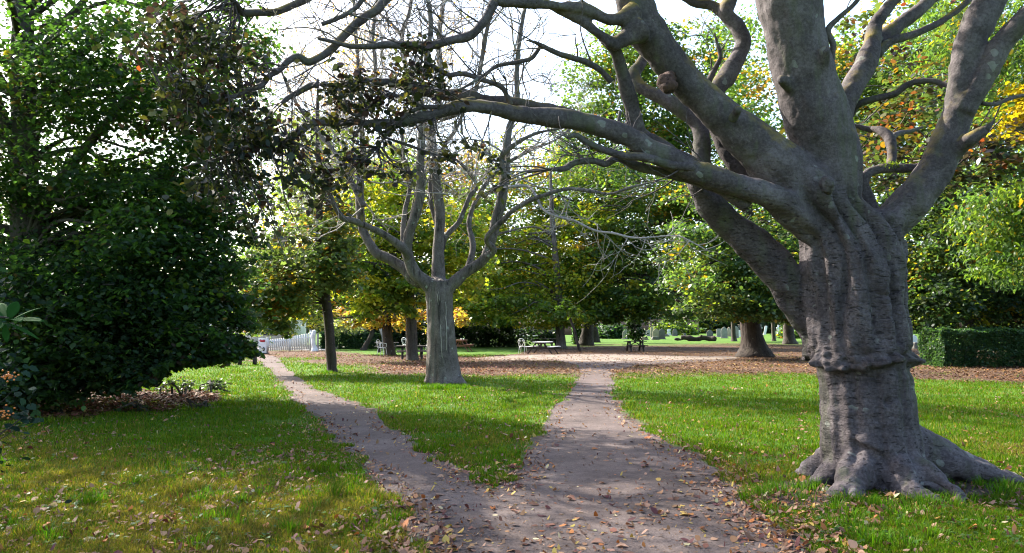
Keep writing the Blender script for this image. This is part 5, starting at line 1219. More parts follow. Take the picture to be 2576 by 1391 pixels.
hedge('clipped_hedge', 'low clipped green hedge behind the slim maple and crooked trunk', -13.8, -9.8, 57.5, 59, 1.15, 'yew', 9000, 0.13, 72)
hedge('clipped_hedge', 'low clipped hedge between the grey trunk and dark oak trunk', 5.6, 7.2, 72, 74, 2.0, 'yew', 5000, 0.17, 73)
for k, (u, Y, ru, rv, lab, pal) in enumerate([
        (905, 62, 60, 44, 'dark glossy shrub behind the crooked leaning trunk', 'dark'), (1010, 62, 70, 46, 'dark glossy shrub between the stout trunk and dark trunk', 'dark'), (1180, 63, 70, 52, 'dark evergreen shrub behind the red picnic table', 'dark'),
        (1260, 64, 70, 50, 'dark evergreen shrub behind the wooden chair', 'dark'), (1350, 84, 60, 44, 'dark evergreen bush behind the pale games table', 'dark'), (1530, 108, 50, 28, 'rounded green bush behind the white stone cross', 'yew'),
        (1700, 152, 60, 34, 'bright green bush behind the white gravestones', 'bright'), (2030, 110, 70, 34, 'leafy bush behind the dark broad-footed trunk', 'oak'), (1080, 66, 60, 48, 'dark laurel shrub behind the pollarded trunk', 'dark')]):
    shrub('shrub', lab, 'shrub', [(u, 842, Y, ru, rv, ru * Y / F * 0.6, 60, 60)], pal, 0.004 * Y, 'hex', seed=80 + k)
shrub('silver_shrub', 'pale silvery shrub catching the sun behind the grey trunk', 'shrub', [(1255, 828, 80, 30, 20, 1.0, 30, 60)], 'pale', 0.2, 'hex', seed=95)
# ground plants at the foot of the lime tree
for k, (u, v, Y, ru, rv, lab) in enumerate([(500, 1026, 15.8, 44, 14, 'small leafy bramble on the bare soil under the lime tree'), (440, 965, 18.5, 60, 22, 'pale green nettles on the grass under the hanging lime boughs'), (540, 966, 19.5, 40, 12, 'low green weed patch on the lawn left of the path'), (330, 1030, 15.2, 70, 16, 'trailing ivy sprawling on the dark soil under the lime'), (130, 1030, 14.6, 90, 22, 'dark bramble mound at the lawn edge under the lime')]):
    shrub('ground_plant', lab, 'plant', [(u, v, Y, ru, rv * 0.7, 0.4, 9, 16)], 'lime', 0.085, 'hex', seed=101 + k, stems=5)
# distant wood
L, I, C = blob_points([(-400, 750, 200, 500, 90, 12, 160, 80), (300, 760, 200, 420, 84, 10, 170, 90), (900, 745, 205, 420, 96, 10, 240, 90), (1500, 735, 205, 420, 100, 10, 240, 90), (2100, 715, 200, 420, 124, 10, 240, 90), (2800, 710, 200, 420, 140, 10, 160, 80), (1300, 815, 195, 900, 22, 6, 160, 60), (2000, 815, 195, 700, 22, 6, 120, 60)], 97, 0.14, 0.7)
V, Fc = leaf_geo(L, 1.1, 'hex', 0.8, 0.3)
o = mesh_np('distant_wood', V, [Fc], M['leaf'], colors=crown_colors([('oak', 2), ('dark', 1.4), ('yellow', 0.25)], I, 97))
tag(o, 'mass of distant green trees closing the park behind everything', 'woodland', kind='stuff')

# ------------------------------------------------------------------ furniture
def picnic_table(loc, rz, L, h, mats, label, wide=1.45, group=None):
    e = empty('picnic_table', loc, label, 'picnic table', group, rz)
    mb = MB()
    for k in range(5): mb.box((0, (k - 2) * 0.148, h - 0.02), (L, 0.138, 0.042))
    mb.build('tabletop', M[mats[0]], e, bevel=0.006)
    for s in (-1, 1):
        mb = MB()
        for k in (0, 1): mb.box((0, s * (wide / 2 - 0.07 - 0.148 * k), h * 0.6), (L, 0.138, 0.042))
        mb.build('seat', M[mats[1]], e, bevel=0.006)
    for sx in (-1, 1):
        x = sx * (L / 2 - 0.28)
        for s in (-1, 1):
            mb = MB(); mb.bar((x, s * 0.24, h - 0.045), (x, s * (wide / 2 - 0.08), 0.0), 0.042, 0.11, (1, 0, 0)); mb.build('leg', M[mats[2]], e, bevel=0.004)
        mb = MB(); mb.box((x + 0.045, 0, h * 0.6 - 0.075), (0.042, wide - 0.02, 0.1)); mb.box((x + 0.045, 0, h - 0.085), (0.042, 0.7, 0.08)); mb.build('crossbeam', M[mats[2]], e, bevel=0.004)
        mb = MB(); mb.bar((x - sx * 0.02, 0, h * 0.6 - 0.06), (x - sx * 0.45, 0, h - 0.045), 0.04, 0.07, (0, 1, 0)); mb.build('brace', M[mats[2]], e)
    return e
def gpt(u, v): return G(u, v)
picnic_table(gpt(1366, 890), math.radians(68), 1.6, 0.72, ('white_paint', 'white_paint', 'wood_dark'), 'picnic table with white top and dark legs beside white heart-backed chair', 1.7)
picnic_table(gpt(1598, 884), math.radians(4), 1.38, 0.68, ('wood_dark', 'wood_dark', 'wood_dark'), 'dark wooden picnic table seen side-on alone in the clearing', 1.5)
picnic_table(gpt(1036, 903), math.radians(8), 1.5, 0.66, ('wood_dark', 'wood_dark', 'wood_dark'), 'almost black picnic table in shade left of the pollarded trunk', 1.7)
picnic_table(gpt(973, 886), math.radians(6), 1.5, 0.62, ('wood_dark', 'wood_dark', 'wood_dark'), 'dark picnic table partly hidden behind the stout brown trunk', 1.5)
picnic_table(gpt(1156, 884), math.radians(80), 1.6, 0.75, ('wood_red', 'wood_red', 'wood_red'), 'reddish brown picnic table right behind the pollarded trunk', 1.6)
picnic_table(gpt(1372, 871), math.radians(12), 2.0, 0.62, ('wood_dark', 'wood_dark', 'wood_dark'), 'dark low picnic table in the shade behind the white-topped table', 1.5)

def cup(loc, label):
    mb = MB(); a = np.linspace(0, 2 * np.pi, 12, endpoint=False)
    mb.tube([[0, 0, 0], [0, 0, 0.09]], [0.03, 0.04], 12)
    o = mb.build('cup', M['white_metal'], None, True); o.location = loc; tag(o, label, 'cup')
c = gpt(1156, 884); cup((c[0] + 0.12, c[1] - 0.3, 0.752), 'small white cup left on the red picnic table, nearer of two'); cup((c[0] + 0.25, c[1] + 0.1, 0.752), 'small white cup left on the red picnic table, farther of two')

def bistro_chair(loc, rz, label, arms=False):
    e = empty('bistro_chair', loc, label, 'chair', 'white ornate metal chairs', rz)
    s = np.linspace(0, 1, 24)
    # heart/balloon back loop with two scrolls
    mb = MB()
    a = np.linspace(-0.5, np.pi + 0.5, 22)
    loop = [[-0.17, 0.19, 0.45]] + [[-math.cos(t) * 0.21, 0.2 + 0.05 * (math.sin(t) + .5), 0.7 + math.sin(t) * 0.2] for t in a] + [[0.17, 0.19, 0.45]]
    mb.tube(loop, [0.016] * len(loop), 6); mb.build('back_loop', M['white_metal'], e, True)
    for sg in (-1, 1):
        mb = MB(); pts = [[sg * 0.01, 0.2, 0.46], [sg * 0.1, 0.215, 0.6], [sg * 0.13, 0.22, 0.72]]
        for t in np.linspace(0, 4.6, 14): rr = 0.062 * (1 - t / 6.5); pts.append([sg * (0.07 + rr * math.cos(t)), 0.225, 0.76 + rr * math.sin(t)])
        mb.tube(pts, [0.011] * len(pts), 5); mb.build('scroll', M['white_metal'], e, True)
    mb = MB(); t = np.linspace(0, 2 * np.pi, 25)
    V = np.array([[0.2 * math.cos(q), 0.2 * math.sin(q), z] for z in (0.435, 0.46) for q in t[:-1]]); n = 24; i = np.arange(n); j = (i + 1) % n
    mb.add(V, [np.stack([i, j, j + n, i + n], 1), i[::-1][None], (i + n)[None]]); mb.build('seat', M['white_metal'], e)
    for sx in (-1, 1):
        for sy in (-1, 1):
            mb = MB(); mb.tube([[sx * 0.15, sy * 0.15, 0.44], [sx * 0.17, sy * 0.175, 0.25], [sx * 0.2, sy * 0.21, 0.0]], [0.014, 0.013, 0.012], 6); mb.build('leg', M['white_metal'], e, True)
        if arms:
            mb = MB(); mb.tube([[sx * 0.2, 0.2, 0.72], [sx * 0.25, 0.0, 0.69], [sx * 0.23, -0.15, 0.66], [sx * 0.19, -0.14, 0.46]], [0.013] * 4, 6); mb.build('armrest', M['white_metal'], e, True)
bistro_chair(gpt(1315, 890), math.radians(160), 'white heart-backed metal chair beside the white-topped picnic table')
bistro_chair(gpt(961, 895), math.radians(70), 'white ornate metal armchair left of the stout brown trunk', True)
bistro_chair(gpt(1022, 884), math.radians(150), 'white scroll-backed metal chair left of the dark trunk behind the black table')
bistro_chair(gpt(1080, 886), math.radians(200), 'white metal chair mostly hidden behind the pollarded trunk')

e = empty('wooden_chair', gpt(1277, 870), 'brown wooden chair standing by the dark shrubs', 'chair', None, math.radians(-60))
mb = MB(); mb.box((0, 0, 0.44), (0.46, 0.46, 0.045)); mb.build('seat', M['wood_brown'], e)
mb = MB(); [mb.box((x, 0.21, 0.68), (0.05, 0.03, 0.44)) for x in (-0.1, 0, 0.1)]; mb.box((0, 0.21, 0.92), (0.46, 0.04, 0.1)); mb.build('backrest', M['wood_brown'], e)
for sx in (-1, 1):
    for sy in (-1, 1):
        mb = MB(); mb.box((sx * 0.205, sy * 0.205, (0.42 if sy < 0 else 0.95) / 2), (0.05, 0.05, 0.42 if sy < 0 else 0.95)); mb.build('leg', M['wood_brown'], e)

e = empty('games_table', gpt(1326, 864), 'pale grey outdoor table tennis table in front of the dark bushes', 'games table', None, math.radians(4))
mb = MB(); mb.box((0, 0, 0.72), (2.05, 1.4, 0.045)); mb.build('tabletop', M['table_blue'], e, bevel=0.01)
mb = MB(); mb.box((0, 0, 0.81), (0.02, 1.4, 0.13)); mb.build('net', M['dark_metal'], e)
for sx in (-1, 1):
    for sy in (-1, 1):
        mb = MB(); mb.box((sx * 0.55, sy * 0.5, 0.35), (0.05, 0.05, 0.7)); mb.build('leg', M['dark_metal'], e)

def bench(u, v, L, rz, label):
    e = empty('wooden_bench', gpt(u, v), label, 'bench', None, rz)
    mb = MB(); [mb.box((0, (k - 1.5) * 0.115, 0.44), (L, 0.105, 0.04)) for k in range(4)]; mb.build('seat', M['wood_grey'], e, bevel=0.005)
    mb = MB(); mb.box((0, -0.2, 0.37), (L - 0.1, 0.04, 0.1)); mb.box((0, 0.2, 0.37), (L - 0.1, 0.04, 0.1)); mb.build('apron', M['wood_dark'], e)
    for sx in (-1, 1):
        mb = MB(); mb.box((sx * (L / 2 - 0.12), 0, 0.21), (0.09, 0.42, 0.42)); mb.build('leg', M['wood_dark'], e)
bench(480, 922, 1.25, math.radians(2), 'low dark wooden bench under the lime boughs, nearest the left')
bench(548, 921, 1.0, math.radians(-3), 'low dark wooden bench under the lime boughs, between the other two')
bench(622, 918, 0.85, math.radians(6), 'low dark wooden bench at the edge of the left path under the lime')

# log in the cemetery edge
base = gpt(1757, 858); e = empty('fallen_log', base, 'thick fallen brown log lying at the edge of the cemetery lawn', 'log')
mb = MB(); x = np.linspace(-1.9, 1.9, 15); pts = np.stack([x, 0.1 * np.sin(x * 2), 0.3 + 0.06 * np.sin(x * 3)], 1); rad = 0.27 + 0.05 * np.sin(x * 5) + 0.05 * (np.abs(x) > 1.5)
V, Fs = tube_geo(*catmull(pts, rad, 0.15), 14, True, 0.3, 4); mb.add(V, Fs); mb.build('log', M['brown_bark'], e, True)
mb = MB(); mb.tube([[0.2, -0.1, 0.4], [0.25, -0.35, 0.6], [0.3, -0.45, 0.68]], [0.12, 0.1, 0.07], 8); mb.build('stub', M['brown_bark'], e, True)
base = gpt(1705, 857); e2 = MB(); V, Fs = tube_geo(*catmull(np.array([[-0.35, 0, 0.12], [0, 0.05, 0.17], [0.4, 0, 0.1]]), np.array([0.13, 0.18, 0.1]), 0.1), 10, True, 0.4, 6); e2.add(V, Fs)
o = e2.build('log_piece', M['brown_bark'], None, True); o.location = base; tag(o, 'short broken log lying left of the thick fallen log', 'log')

# ------------------------------------------------------------------ picket fence, sign, building
A = G(672, 885); B = G(781, 881.5)
base = (A + B) / 2
e = empty('picket_fence', base, 'white picket fence with rising top rail where the left path ends', 'fence')
d = (B - A); Lf = np.linalg.norm(d); d /= Lf; nrm = np.array([-d[1], d[0], 0]); R = np.stack([d, nrm, [0, 0, 1]], 1)
n = 24
for k in range(n):
    s = (k + 0.5) / n; h = np.interp(s, [0, 0.3, 0.7, 1], [0.78, 0.86, 1.04, 1.22])
    mb = MB(); w = 0.045
    prof = [(-w, 0.06), (w, 0.06), (w, h - 0.05), (0, h), (-w, h - 0.05)]
    mb.prism(prof, -0.045, -0.02); mb.V = [v @ R.T + A + d * Lf * s - base for v in mb.V]
    mb.build('picket', M['white_paint'], e)
for z0, z1 in ((0.28, 0.3), (0.6, 0.9)):
    mb = MB(); mb.bar(A - base + [0, 0, z0], B - base + [0, 0, z1], 0.04, 0.08); mb.build('rail', M['white_paint'], e)
for s, h in ((0.0, 0.9), (0.5, 1.0), (1.0, 1.35)):
    c = A + d * Lf * s - base; mb = MB(); mb.box(c + [0, 0.02, h / 2], (0.12, 0.12, h)); mb.box(c + [0, 0.02, h + 0.02], (0.16, 0.16, 0.04)); mb.build('post', M['white_paint'], e)
# flaking pale post beyond the fence end
base = G(789, 884); mb = MB(); V, Fs = tube_geo(*catmull(np.array([[0.05, 0, -0.02], [0, 0, 0.4], [-0.04, 0, 0.9], [0.02, 0, 1.35]]), np.array([0.22, 0.15, 0.16, 0.12]), 0.1), 10, True, 0.35, 8); mb.add(V, Fs)
o = mb.build('tree_stump', M['stone_white'], None, True); o.location = base; tag(o, 'tall white flaking stump at the right end of the picket fence', 'stump')
base = G(799, 882.5); mb = MB(); mb.box((0, 0, 0.55), (0.12, 0.12, 1.1)); mb.box((0, 0, 1.12), (0.15, 0.15, 0.04)); o = mb.build('gate_post', M['wood_grey'], None, bevel=0.01); o.location = base; tag(o, 'plain grey wooden post right of the white stump', 'post')
# board sign
base = G(660, 891); e = empty('board_sign', base, 'white folding board sign with red and black marks at the fence end', 'sign', None, math.radians(-6))
mb = MB(); mb.box((0, 0, 0.5), (0.5, 0.035, 0.86)); mb.build('board', M['white_paint'], e, bevel=0.008)
mb = MB(); mb.box((0, 0.16, 0.44), (0.5, 0.03, 0.8), np.array([[1, 0, 0], [0, .95, -.3], [0, .3, .95]])); mb.build('back_board', M['white_paint'], e)
mb = MB(); mb.prism([(-0.12, 0.72), (0.12, 0.7), (0.19, 0.78), (0.1, 0.86), (-0.02, 0.83), (-0.15, 0.87), (-0.2, 0.78)], -0.023, -0.019); mb.build('red_mark', M['red_paint'], e)
mb = MB(); mb.prism([(0.08 + 0.085 * math.cos(a), 0.3 + 0.12 * math.sin(a)) for a in np.linspace(0, 2 * np.pi, 15)[:-1]], -0.023, -0.019); mb.build('black_mark', M['dark_metal'], e)
mb = MB(); mb.prism([(-0.2, 0.1), (-0.05, 0.1), (-0.05, 0.2), (-0.2, 0.2)], -0.023, -0.019); mb.build('black_mark', M['dark_metal'], e)
mb = MB(); mb.box((0, 0.05, 0.03), (0.56, 0.5, 0.06)); mb.build('base', M['dark_metal'], e)

mb = MB(); mb.V.append(np.array([[-27.0, 54.5, 0.006], [-12.6, 54.5, 0.006], [-13.5, 65.5, 0.006], [-29.0, 65.5, 0.006]])); mb.n = 4; mb.F[4] = [np.array([[0, 1, 2, 3]])]
M['drive'] = plain('pale_gravel', (0.35, 0.33, 0.31), (0.5, 0.48, 0.45), 2.5, 0.9, 0.2, 0.4)
o = mb.build('gravel_drive', M['drive'], None); tag(o, 'pale sunlit gravel drive behind the white picket fence', 'drive', kind='structure')
def cottage():
    x0, x1, y0 = -27.5, -18.6, 66.0
    base = np.array([(x0 + x1) / 2, y0, 0.0]); w = x1 - x0
    e = empty('white_cottage', base, 'white walled cottage glimpsed through the hanging lime leaves', 'building')
    mb = MB(); mb.box((0, 3, 1.45), (w, 6, 2.9)); mb.build('wall', M['white_paint'], e)
    mb = MB(); mb.add(np.array([[-w / 2 - .3, -.35, 2.8], [w / 2 + .3, -.35, 2.8], [w / 2 + .3, 3, 4.6], [-w / 2 - .3, 3, 4.6], [-w / 2 - .3, 6.35, 2.8], [w / 2 + .3, 6.35, 2.8], [-w / 2 - .3, -.35, 2.65], [w / 2 + .3, -.35, 2.65], [w / 2 + .3, 6.35, 2.65], [-w / 2 - .3, 6.35, 2.65]]),
        [np.array([[0, 1, 2, 3], [3, 2, 5, 4], [6, 7, 1, 0], [4, 5, 8, 9], [6, 9, 8, 7]]), np.array([[0, 3, 4], [1, 5, 2]]), np.array([[0, 4, 9, 6], [1, 7, 8, 5]])]); mb.build('roof', M['slate'], e)
    for x in (-2.8, 0.2, 3.0):
        mb = MB(); [mb.box((x + dx, -0.02, 1.5 + dz), s) for dx, dz, s in ((-0.55, 0, (0.08, 0.06, 1.3)), (0.55, 0, (0.08, 0.06, 1.3)), (0, 0.61, (1.02, 0.06, 0.08)), (0, -0.61, (1.02, 0.06, 0.08)), (0, 0, (0.05, 0.05, 1.14)))]
        f = mb.build('window', M['wood_grey'], e); mb = MB(); mb.box((x, -0.008, 1.5), (1.04, 0.02, 1.16)); mb.build('pane', M['glass'], f)
    mb = MB(); mb.box((-1.4, -0.02, 1.02), (0.9, 0.05, 2.04)); mb.build('door', M['wood_dark'], e)
cottage()
# old brick wall behind the cemetery
mb = MB(); mb.box((14, 158, 1.5), (46, 0.35, 3.0)); mb.box((14, 158, 3.05), (46.2, 0.5, 0.12)); o = mb.build('brick_wall', M['brick'], None); tag(o, 'long low brown brick wall behind the gravestones', 'wall')

# ------------------------------------------------------------------ gravestones
def gx_(px_): return 1446.7 + px_ * 0.2320
def gy_(py_): return 792.5 + py_ * 0.2320
def stone(kind, u, vb, vt, wpx, mat, label, tilt=0.0, rz=0.0):
    base = G(u, vb); s = base[1] / F; h = (vb - vt) * s; w = wpx * s
    nm = {'cross': 'stone_cross', 'block': 'tomb_block'}.get(kind, 'gravestone')
    e = empty(nm, base, label, 'grave cross' if kind == 'cross' else ('tomb' if kind == 'block' else 'gravestone'), None, rz)
    mb = MB(); a = np.linspace(0, np.pi, 11)
    if kind == 'round': prof = [(w / 2, 0.0)] + [(w / 2 * math.cos(t), h - w / 2 + w / 2 * math.sin(t)) for t in a] + [(-w / 2, 0.0)]
    elif kind == 'low': prof = [(w / 2, 0.0)] + [(w / 2 * math.cos(t), h - w * 0.16 + w * 0.16 * math.sin(t)) for t in a] + [(-w / 2, 0.0)]
    elif kind == 'gothic':
        prof = [(w / 2, 0.0), (w / 2, h * 0.66)] + [(w / 2 * (1 - q ** 1.6), h * (0.66 + 0.34 * q ** 0.75)) for q in np.linspace(0.15, 1, 7)]; prof += [(-x, z) for x, z in prof[::-1][1:]]
    elif kind == 'shoulder': prof = [(w / 2, 0.0), (w / 2, h * 0.68), (w * 0.42, h * 0.74), (w * 0.36, h * 0.72)] + [(w * 0.34 * math.cos(t), h * 0.74 + h * 0.26 * math.sin(t)) for t in a[1:-1]] + [(-w * 0.36, h * 0.72), (-w * 0.42, h * 0.74), (-w / 2, h * 0.68), (-w / 2, 0)]
    elif kind == 'cross':
        b = h * 0.3; t = w * 0.16; prof = [(t * 1.25, b), (t, h * 0.66), (w / 2, h * 0.65), (w / 2, h * 0.8), (t, h * 0.79), (t * 0.95, h), (-t * 0.95, h), (-t, h * 0.79), (-w / 2, h * 0.8), (-w / 2, h * 0.65), (-t, h * 0.66), (-t * 1.25, b)]
    else: prof = [(w / 2, 0), (w / 2, h * 0.7), (w * 0.4, h), (-w * 0.4, h), (-w / 2, h * 0.7), (-w / 2, 0)]
    th = 0.12 if kind != 'block' else 0.8
    mb.prism(prof, -th / 2, th / 2)
    if tilt: c, sn = math.cos(tilt), math.sin(tilt); mb.V = [v @ np.array([[c, 0, -sn], [0, 1, 0], [sn, 0, c]]) for v in mb.V]
    mb.build('cross' if kind == 'cross' else 'slab', M[mat], e, bevel=0.015)
    mb = MB()
    if kind == 'cross': mb.box((0, 0, h * 0.08), (w * 1.05, 0.6, h * 0.16)); mb.box((0, 0, h * 0.235), (w * 0.7, 0.42, h * 0.15))
    else: mb.box((0, 0, 0.05), (w * 1.2, th + 0.18, 0.1))
    mb.build('plinth', M[mat], e)
for kind, cx_, top, bot, wd, mat, lab, tl in [
    ('cross', 387, 160, 243, 40, 'stone_white', 'white stone cross on a stepped base before the rounded bush', 0), ('gothic', 553, 155, 262, 74, 'stone_grey', 'pointed grey gravestone left of the small holly', 0.01), ('round', 765, 165, 220, 26, 'stone_grey', 'narrow pale gravestone behind the two large pointed stones, leftmost', 0),
    ('round', 798, 160, 230, 44, 'stone_grey', 'round-topped grey gravestone just left of the two large pointed stones', 0.02), ('low', 832, 130, 248, 28, 'stone_tan', 'tall narrow sandy gravestone touching the large pointed pair', 0), ('gothic', 876, 145, 262, 68, 'stone_tan', 'large pointed sandy gravestone, left of the touching pair', 0),
    ('gothic', 941, 145, 262, 72, 'stone_dark', 'large pointed dark gravestone, right of the touching pair', 0.02), ('block', 868, 235, 268, 70, 'stone_dark', 'low dark tomb block in front of the pointed pair', 0), ('block', 750, 238, 270, 68, 'stone_tan', 'low weathered tomb lump right of the holly', 0), ('round', 995, 207, 233, 48, 'stone_dark', 'small squat dark gravestone right of the pointed pair', 0),
    ('low', 1020, 150, 220, 42, 'stone_white', 'white flat-topped gravestone, first from the pointed pair', 0), ('shoulder', 1083, 148, 228, 54, 'stone_dark', 'dark shouldered gravestone between two white ones', 0), ('low', 1112, 155, 216, 30, 'stone_white', 'slim white gravestone just right of the dark shouldered one', 0), ('cross', 1136, 106, 195, 34, 'stone_grey', 'grey stone cross far back behind the white gravestones', 0),
    ('low', 1187, 136, 217, 42, 'stone_white', 'white gravestone with blue-green flowers on top above the log', 0), ('round', 1189, 196, 226, 30, 'stone_dark', 'tiny dark gravestone at the foot of the flower-topped white one', 0), ('low', 1280, 153, 215, 38, 'stone_white', 'white gravestone standing alone right of the flower-topped one', 0), ('low', 1304, 170, 210, 22, 'stone_grey', 'small grey gravestone touching the lone white one', 0),
    ('shoulder', 1462, 160, 240, 70, 'stone_dark', 'dark broad gravestone behind the right end of the log', 0), ('low', 1562, 148, 238, 58, 'stone_grey', 'grey flat-topped gravestone left of the tall pointed one', 0.01), ('gothic', 1618, 128, 252, 70, 'stone_grey', 'tall pointed grey gravestone left of the thin dark trunk', 0), ('shoulder', 1674, 130, 232, 46, 'stone_tan', 'scroll-shouldered sandy gravestone behind the thin dark trunk', -0.05),
    ('round', 1742, 120, 250, 64, 'stone_grey', 'big round-topped grey gravestone right of the thin dark trunk', 0), ('low', 1783, 163, 234, 40, 'stone_white', 'white gravestone against the left side of the big oak', 0), ('round', 1792, 110, 200, 44, 'stone_tan', 'brownish round gravestone behind the white one at the big oak', 0),
    ('cross', 2015, 104, 236, 44, 'stone_grey', 'pale grey cross on plinth right of the big oak trunk', 0), ('low', 2055, 115, 212, 26, 'stone_white', 'leaning pale slab right of the grey cross', 0.2), ('cross', 2207, 108, 222, 42, 'stone_white', 'pale cross left of the dark broad-footed trunk', 0), ('round', 2240, 126, 205, 40, 'stone_grey', 'pale round gravestone beside the cross at the dark trunk', 0), ('round', 2384, 112, 200, 40, 'stone_grey', 'grey gravestone right of the dark broad-footed trunk', 0)]:
    stone(kind, gx_(cx_), gy_(bot), gy_(top), wd * 0.232, mat, lab, tl)
for kind, cx_, top, bot, wd, mat, lab in [('gothic', 548, 480, 640, 76, 'stone_white', 'pale pointed gravestone seen right of the beech collar'), ('low', 636, 520, 662, 78, 'stone_grey', 'pale flat gravestone left of the clipped hedge end'), ('round', 744, 508, 640, 60, 'stone_tan', 'sandy gravestone half behind the clipped hedge end'), ('block', 562, 588, 684, 110, 'stone_dark', 'dark tomb block at the right side of the beech collar')]:
    stone(kind, 2201.5 + cx_ * .1808, 754.8 + bot * .1808, 754.8 + top * .1808, wd * .1808, mat, lab)
c = G(gx_(1187), gy_(217)); hh = (217 - 136) * 0.232 * c[1] / F
r = np.random.default_rng(4); V, Fc = leaf_geo(r.normal(0, 1, (60, 3)) * [0.3, 0.1, 0.08] + c + [-0.2, 0, hh + 0.08], 0.16, 'hex', 0.9, 0.1, r)
o = mesh_np('flower_bunch', V - c.astype(np.float32), [Fc], M['leaf'], colors=np.array([0.1, 0.35, 0.4]) * r.uniform(0.6, 1.3, (60, 1))); o.location = c; tag(o, 'blue-green bunch of flowers resting on the white gravestone', 'flowers')

# ------------------------------------------------------------------ near plants at the left edge
def rhododendron():
    Y = 2.6; base = P(-160, 1150, Y); base[2] = 0
    e = empty('rhododendron', base, 'glossy large-leaved rhododendron shoot poking in at the left edge', 'shrub')
    mb = MB(); tip = P(22, 800, Y); st = [base + [0, 0, 0], (base + tip) / 2 + [-0.08, 0, 0.12], P(-60, 840, Y), tip]
    branch_mb(mb, st, [0.012, 0.009, 0.006, 0.004], 6, 0.04)
    for q in ((-200, 700), (-120, 560), (-260, 900)):
        branch_mb(mb, [st[1], (st[1] + P(*q, Y + .1)) / 2 + [0, 0, .03], P(*q, Y + .1)], [0.009, 0.006, 0.004], 6, 0.05)
    mb.build('stem', M['brown_bark'], e, True, origin=base)
    def leaf(a, b, w, roll, k):
        a, b = np.array(a), np.array(b); d = b - a; L = np.linalg.norm(d); d /= L
        up = np.array([0.1, -0.55, 0.85]) + np.array([roll, 0, 0]); up -= d * np.dot(up, d); up /= np.linalg.norm(up); s = np.cross(d, up)
        n = 9; V = []; 
        for i in range(n):
            t = i / (n - 1); ww = w * (math.sin(math.pi * min(t * 0.93 + 0.05, 1)) ** 0.75) * (0.75 + 0.45 * t)
            c = a + d * L * t - np.array([0, 0, 1]) * 0.25 * L * t * t * 0.5
            for jx, lift in ((-1, 0.28), (-0.5, 0.1), (0, -0.05), (0.5, 0.1), (1, 0.28)): V.append(c + s * ww * jx + up * ww * lift)
        Q = np.array([[i * 5 + j, i * 5 + j + 1, i * 5 + j + 6, i * 5 + j + 5] for i in range(n - 1) for j in range(4)])
        o = mesh_np('leaf', np.array(V), [Q], M['leaf_leather'], e, np.tile([[0.022, 0.07, 0.016]], (len(Q), 1)), True, origin=base)
        m = o.modifiers.new('thick', 'SOLIDIFY'); m.thickness = 0.0012
    for k, (u0, v0, u1, v1, w, roll, dy) in enumerate([(22, 802, 44, 752, 0.018, 0.5, 0.0), (28, 806, 106, 764, 0.010, -0.6, 0.06), (30, 808, 110, 794, 0.012, 0.0, -0.05), (20, 806, 52, 792, 0.022, 0.3, -0.12), (16, 812, 98, 842, 0.007, 0.0, 0.0), (14, 806, -50, 770, 0.018, -0.3, 0.0), (14, 812, -40, 836, 0.018, 0.1, -0.1), (18, 804, 0, 752, 0.016, -0.2, 0.06), (12, 815, 18, 855, 0.012, -0.2, 0.0)]):
        leaf(P(u0, v0, Y), P(u1, v1, Y + dy), w, roll, k)
    r = np.random.default_rng(8)
    for q in ((-200, 700), (-120, 560), (-260, 900)):
        c = P(*q, Y + .1)
        for k in range(7):
            a = k * 0.9; leaf(c, c + np.array([math.cos(a) * .1, math.sin(a) * .1, 0.02]), 0.017, 0, k)
rhododendron()
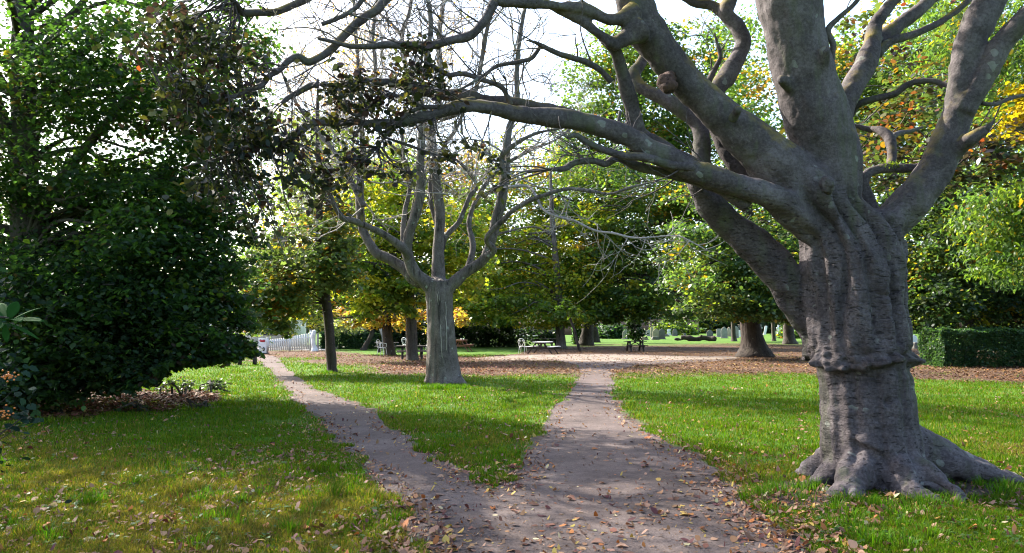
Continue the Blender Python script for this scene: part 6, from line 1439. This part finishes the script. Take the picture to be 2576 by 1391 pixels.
def holly():
    Y = 5.0; base = P(-330, 1250, Y); base[2] = 0
    e = empty('holly_bush', base, 'dark bluish holly bush with orange berries at the left edge', 'shrub')
    L, I, C = blob_points([(0, 960, Y, 50, 90, 0.2, 7, 10), (-190, 900, Y, 140, 260, 0.5, 50, 26), (40, 1050, Y, 40, 30, 0.15, 4, 9)], 15, 0.3, 0.8)
    V, Fc = leaf_geo(L, 0.06, 'hex', 0.9, 0.2); r = np.random.default_rng(2)
    mesh_np('foliage', V, [Fc], M['leaf_leather'], e, np.array([0.014, 0.03, 0.022]) * r.uniform(0.6, 1.6, (len(L), 1)), origin=base)
    mb = MB()
    for c in C: branch_mb(mb, [base, base * 0.4 + c * 0.6 + [0, 0, .1], c], [0.01, 0.005, 0.002], 5, 0.15)
    mb.build('stems', M['dark_bark'], e, True, origin=base)
    me = None
    for k in range(50):
        u, v = (18, 948) if k < 28 else (6, 1035)
        c = P(u + r.normal(0, 13), v + r.normal(0, 7), Y - 0.15 + r.normal(0, 0.03))
        if me is None:
            mb = MB(); mb.tube([[0, 0, -.005], [0, 0, -.002], [0, 0, .002], [0, 0, .005]], [0.003, 0.0062, 0.0062, 0.003], 8)
            o = mb.build('berry', M['berry'], e, True); me = o.data
        else:
            o = bpy.data.objects.new('berry', me); COL.objects.link(o); o.parent = e
        o.location = c - base
holly()

# ------------------------------------------------------------------ light, sky, camera
SUN_AZ, SUN_EL = math.radians(-50), math.radians(38)      # azimuth from +Y, towards +X
world = bpy.data.worlds.new('World'); scene.world = world; world.use_nodes = True
nt = world.node_tree; nt.nodes.clear()
sky = nt.nodes.new('ShaderNodeTexSky'); sky.sky_type = 'NISHITA'; sky.sun_disc = False
sky.sun_elevation = SUN_EL; sky.sun_rotation = SUN_AZ
sky.air_density = 1.0; sky.dust_density = 2.5; sky.ozone_density = 1.0
bg = nt.nodes.new('ShaderNodeBackground'); bg.inputs[1].default_value = 0.15
wo = nt.nodes.new('ShaderNodeOutputWorld'); nt.links.new(sky.outputs[0], bg.inputs[0]); nt.links.new(bg.outputs[0], wo.inputs[0])
ld_ = bpy.data.lights.new('sun', 'SUN'); ld_.energy = 4.5; ld_.angle = math.radians(0.5); ld_.color = (1.0, 0.93, 0.82)
so = bpy.data.objects.new('sun', ld_); COL.objects.link(so)
sd = Vector((math.sin(SUN_AZ) * math.cos(SUN_EL), math.cos(SUN_AZ) * math.cos(SUN_EL), math.sin(SUN_EL)))
so.rotation_euler = sd.to_track_quat('Z', 'Y').to_euler(); so.location = (-20, 30, 40)

cam = bpy.data.cameras.new('camera'); cam.sensor_width = 36; cam.lens = F / 2576 * 36; cam.clip_end = 3000; cam.clip_start = 0.05
co_ = bpy.data.objects.new('camera', cam); COL.objects.link(co_); co_.location = (0, 0, EYE); co_.rotation_euler = (math.pi / 2 + PITCH, 0, 0)
scene.camera = co_
vs = scene.view_settings; vs.view_transform = 'Standard'; vs.look = 'None'; vs.exposure = 2.08; vs.gamma = 1.0; vs.use_curve_mapping = False
cy = scene.cycles; cy.filter_width = 1.1; cy.max_bounces = 7; cy.diffuse_bounces = 4; cy.glossy_bounces = 2; cy.transmission_bounces = 5; cy.transparent_max_bounces = 4
cy.caustics_reflective = False; cy.caustics_refractive = False; cy.sample_clamp_indirect = 8.0
